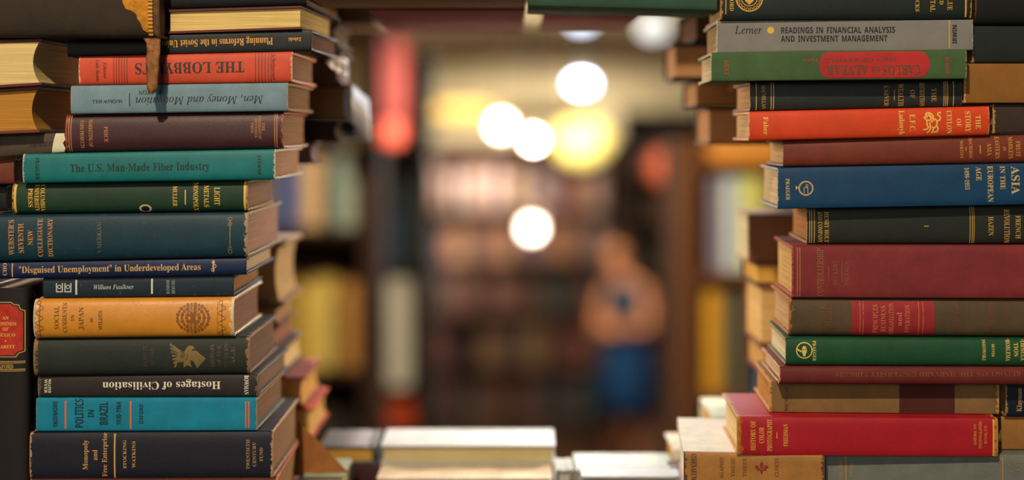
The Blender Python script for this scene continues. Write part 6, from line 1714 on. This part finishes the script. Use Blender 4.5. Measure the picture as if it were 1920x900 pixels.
# standing, weight on one leg, arms crossed in front, head turned towards the shelves on the left of the picture
j('pelvis', 0, 0, .88, (.12, .09))
j('waist', 0, 0, 1.02, (.10, .075))
j('chest', .0, .0, 1.17, (.108, .08))
j('uppch', -.005, 0, 1.29, (.085, .06))
j('neck', -.035, -.01, 1.385, .044)
j('jaw', -.072, -.036, 1.462, .070)
j('head', -.08, -.02, 1.52, .092)
j('crown', -.078, -.005, 1.59, .062)
for s, nm in ((-1, 'r'), (1, 'l')):
    j('sh' + nm, s * .158, 0, 1.295, .047)
    j('hip' + nm, s * .085, 0, .80, .088)
    j('kn' + nm, s * .09, -.015, .46, .056)
    j('cf' + nm, s * .09, .015, .32, .055)
    j('an' + nm, s * .09, .03, .09, .036)
    j('ft' + nm, s * .095, -.04, .035, .036)
    j('to' + nm, s * .10, -.13, .025, .03)
j('elr', -.215, -.06, 1.05, .042)
j('wrr', .03, -.175, 1.06, .028)
j('har', .09, -.18, 1.075, (.036, .02))
j('ell', .225, -.05, 1.04, .043)
j('wrl', -.02, -.20, 1.02, .028)
j('hal', -.085, -.20, 1.035, (.036, .02))
names = list(J)
ix = {n: i for i, n in enumerate(names)}
E = [('pelvis', 'waist'), ('waist', 'chest'), ('chest', 'uppch'), ('uppch', 'neck'), ('neck', 'jaw'), ('jaw', 'head'), ('head', 'crown')]
for nm in 'rl':
    E += [('uppch', 'sh' + nm), ('sh' + nm, 'el' + nm), ('el' + nm, 'wr' + nm), ('wr' + nm, 'ha' + nm), ('pelvis', 'hip' + nm),
          ('hip' + nm, 'kn' + nm), ('kn' + nm, 'cf' + nm), ('cf' + nm, 'an' + nm), ('an' + nm, 'ft' + nm), ('ft' + nm, 'to' + nm)]
body = skin_mesh('body', [J[n][0] for n in names], [(ix[a], ix[c]) for a, c in E], [J[n][1] for n in names], skinm, root, base)
# fingers, nose and ears grow out of the same skin
for nm, sgn in (('r', 1), ('l', -1)):
    h = J['ha' + nm][0]
    for q in range(4):
        z = h.z + .028 - q * .019
        ln = (.058, .068, .064, .05)[q]
        pts = [Vector((h.x + sgn * .01, h.y - .005, z)), Vector((h.x + sgn * (.03 + ln * .45), h.y - .006, z - .002)), Vector((h.x + sgn * (.03 + ln * .95), h.y + .012, z - .006))]
        skin_mesh('finger', pts, [(0, 1), (1, 2)], [.0095, .0088, .0075], skinm, root, base, 1)
    pts = [Vector((h.x - sgn * .015, h.y - .01, h.z + .02)), Vector((h.x + sgn * .012, h.y - .022, h.z + .052)), Vector((h.x + sgn * .036, h.y - .02, h.z + .062))]
    skin_mesh('thumb', pts, [(0, 1), (1, 2)], [.011, .0095, .008], skinm, root, base, 1)
hd = J['head'][0] - base
turn = Matrix.Rotation(math.radians(-4), 4, 'Z')


def face(name, p, bmf, mat):
    bm = bmesh.new()
    bmf(bm)
    bmesh.ops.transform(bm, matrix=Matrix.Translation(hd) @ turn @ Matrix.Translation(p), verts=bm.verts)
    return link(name, bm, mat, root, smooth=True, angle=180)


def ell(rx, ry, rz):
    return lambda bm: bmesh.ops.create_uvsphere(bm, u_segments=14, v_segments=10, radius=1, matrix=Matrix.Diagonal((rx, ry, rz, 1)))


for s in (-1, 1):
    face('eye', Vector((s * .028, -.078, .0)), ell(.012, .006, .007), plain('e8e0d8', .2, .5, name='eye_white'))
    face('pupil', Vector((s * .028, -.0825, .0)), ell(.0055, .003, .0055), plain('2a1c14', .2, .5, name='pupil'))
    face('eyebrow', Vector((s * .028, -.080, .02)), ell(.019, .006, .004), plain('2c1c14', .8, name='hair'))
    face('ear', Vector((s * .078, .005, -.005)), ell(.01, .02, .03), skinm)
face('nose', Vector((0, -.088, -.024)), ell(.011, .016, .022), skinm)
face('mouth', Vector((0, -.080, -.06)), ell(.021, .007, .006), plain('a04a40', .5, name='lips'))


def hairm(bm):
    bmesh.ops.create_uvsphere(bm, u_segments=24, v_segments=16, radius=1, matrix=Matrix.Translation((0, .014, .022)) @ Matrix.Diagonal((.092, .102, .098, 1)))
    dele = [v for v in bm.verts if v.co.y < -.035 and v.co.z < .062]
    bmesh.ops.delete(bm, geom=dele, context='VERTS')
    for v in bm.verts:
        if v.co.z < -.0 and v.co.y > -.03:
            v.co.z -= .10 * min(1, (-v.co.z) / .07)
            v.co.x *= 1.06


hr = face('hair', Vector((0, 0, 0)), hairm, plain('3a2418', .6, .3, mott=.3, name='hair'))
m = hr.modifiers.new('solid', 'SOLIDIFY')
m.thickness = .012
m.offset = 1
tag(hr, 'dark chin-length hair')


def cloth_rings(name, rows, mat):
    bm = bmesh.new()
    rr = []
    for x, y, z, rx, ry in rows:
        rr.append([bm.verts.new((x + rx * math.cos(2 * math.pi * k / 32), y + ry * math.sin(2 * math.pi * k / 32), z)) for k in range(32)])
    for a, c in zip(rr, rr[1:]):
        for k in range(32):
            bm.faces.new((a[k], a[(k + 1) % 32], c[(k + 1) % 32], c[k]))
    o = link(name, bm, mat, root, smooth=True, angle=180)
    m = o.modifiers.new('solid', 'SOLIDIFY')
    m.thickness = .006
    return o


cloth_rings('sleeveless_top', [(0, 0, .93, .150, .118), (0, 0, 1.02, .136, .106), (0, 0, 1.12, .150, .115), (0, 0, 1.22, .162, .120), (-.003, 0, 1.29, .150, .105), (-.005, 0, 1.335, .118, .085)],
            plain('16384c', .8, .2, mott=.15, name='top_cloth'))
cloth_rings('skirt', [(0, 0, .98, .142, .110), (0, 0, .90, .172, .132), (0, 0, .80, .186, .150), (0, -.005, .62, .196, .165), (0, -.008, .45, .204, .176)], plain('0a3862', .75, .25, mott=.1, name='skirt_cloth'))
for s, nm in ((-1, 'r'), (1, 'l')):
    bm = bmesh.new()
    P = J['ft' + nm][0] - base
    bmesh.ops.create_uvsphere(bm, u_segments=18, v_segments=12, radius=1, matrix=Matrix.Translation((P.x, P.y - .03, .046)) @ Matrix.Diagonal((.052, .135, .046, 1)))
    for v in bm.verts:
        v.co.z = max(v.co.z, .0)
    link('shoe', bm, plain('3a2820', .5, .4, name='shoe_leather'), root, smooth=True, angle=180)
tag(root, 'person in dark sleeveless top and blue skirt with folded arms by the far shelves', 'person')
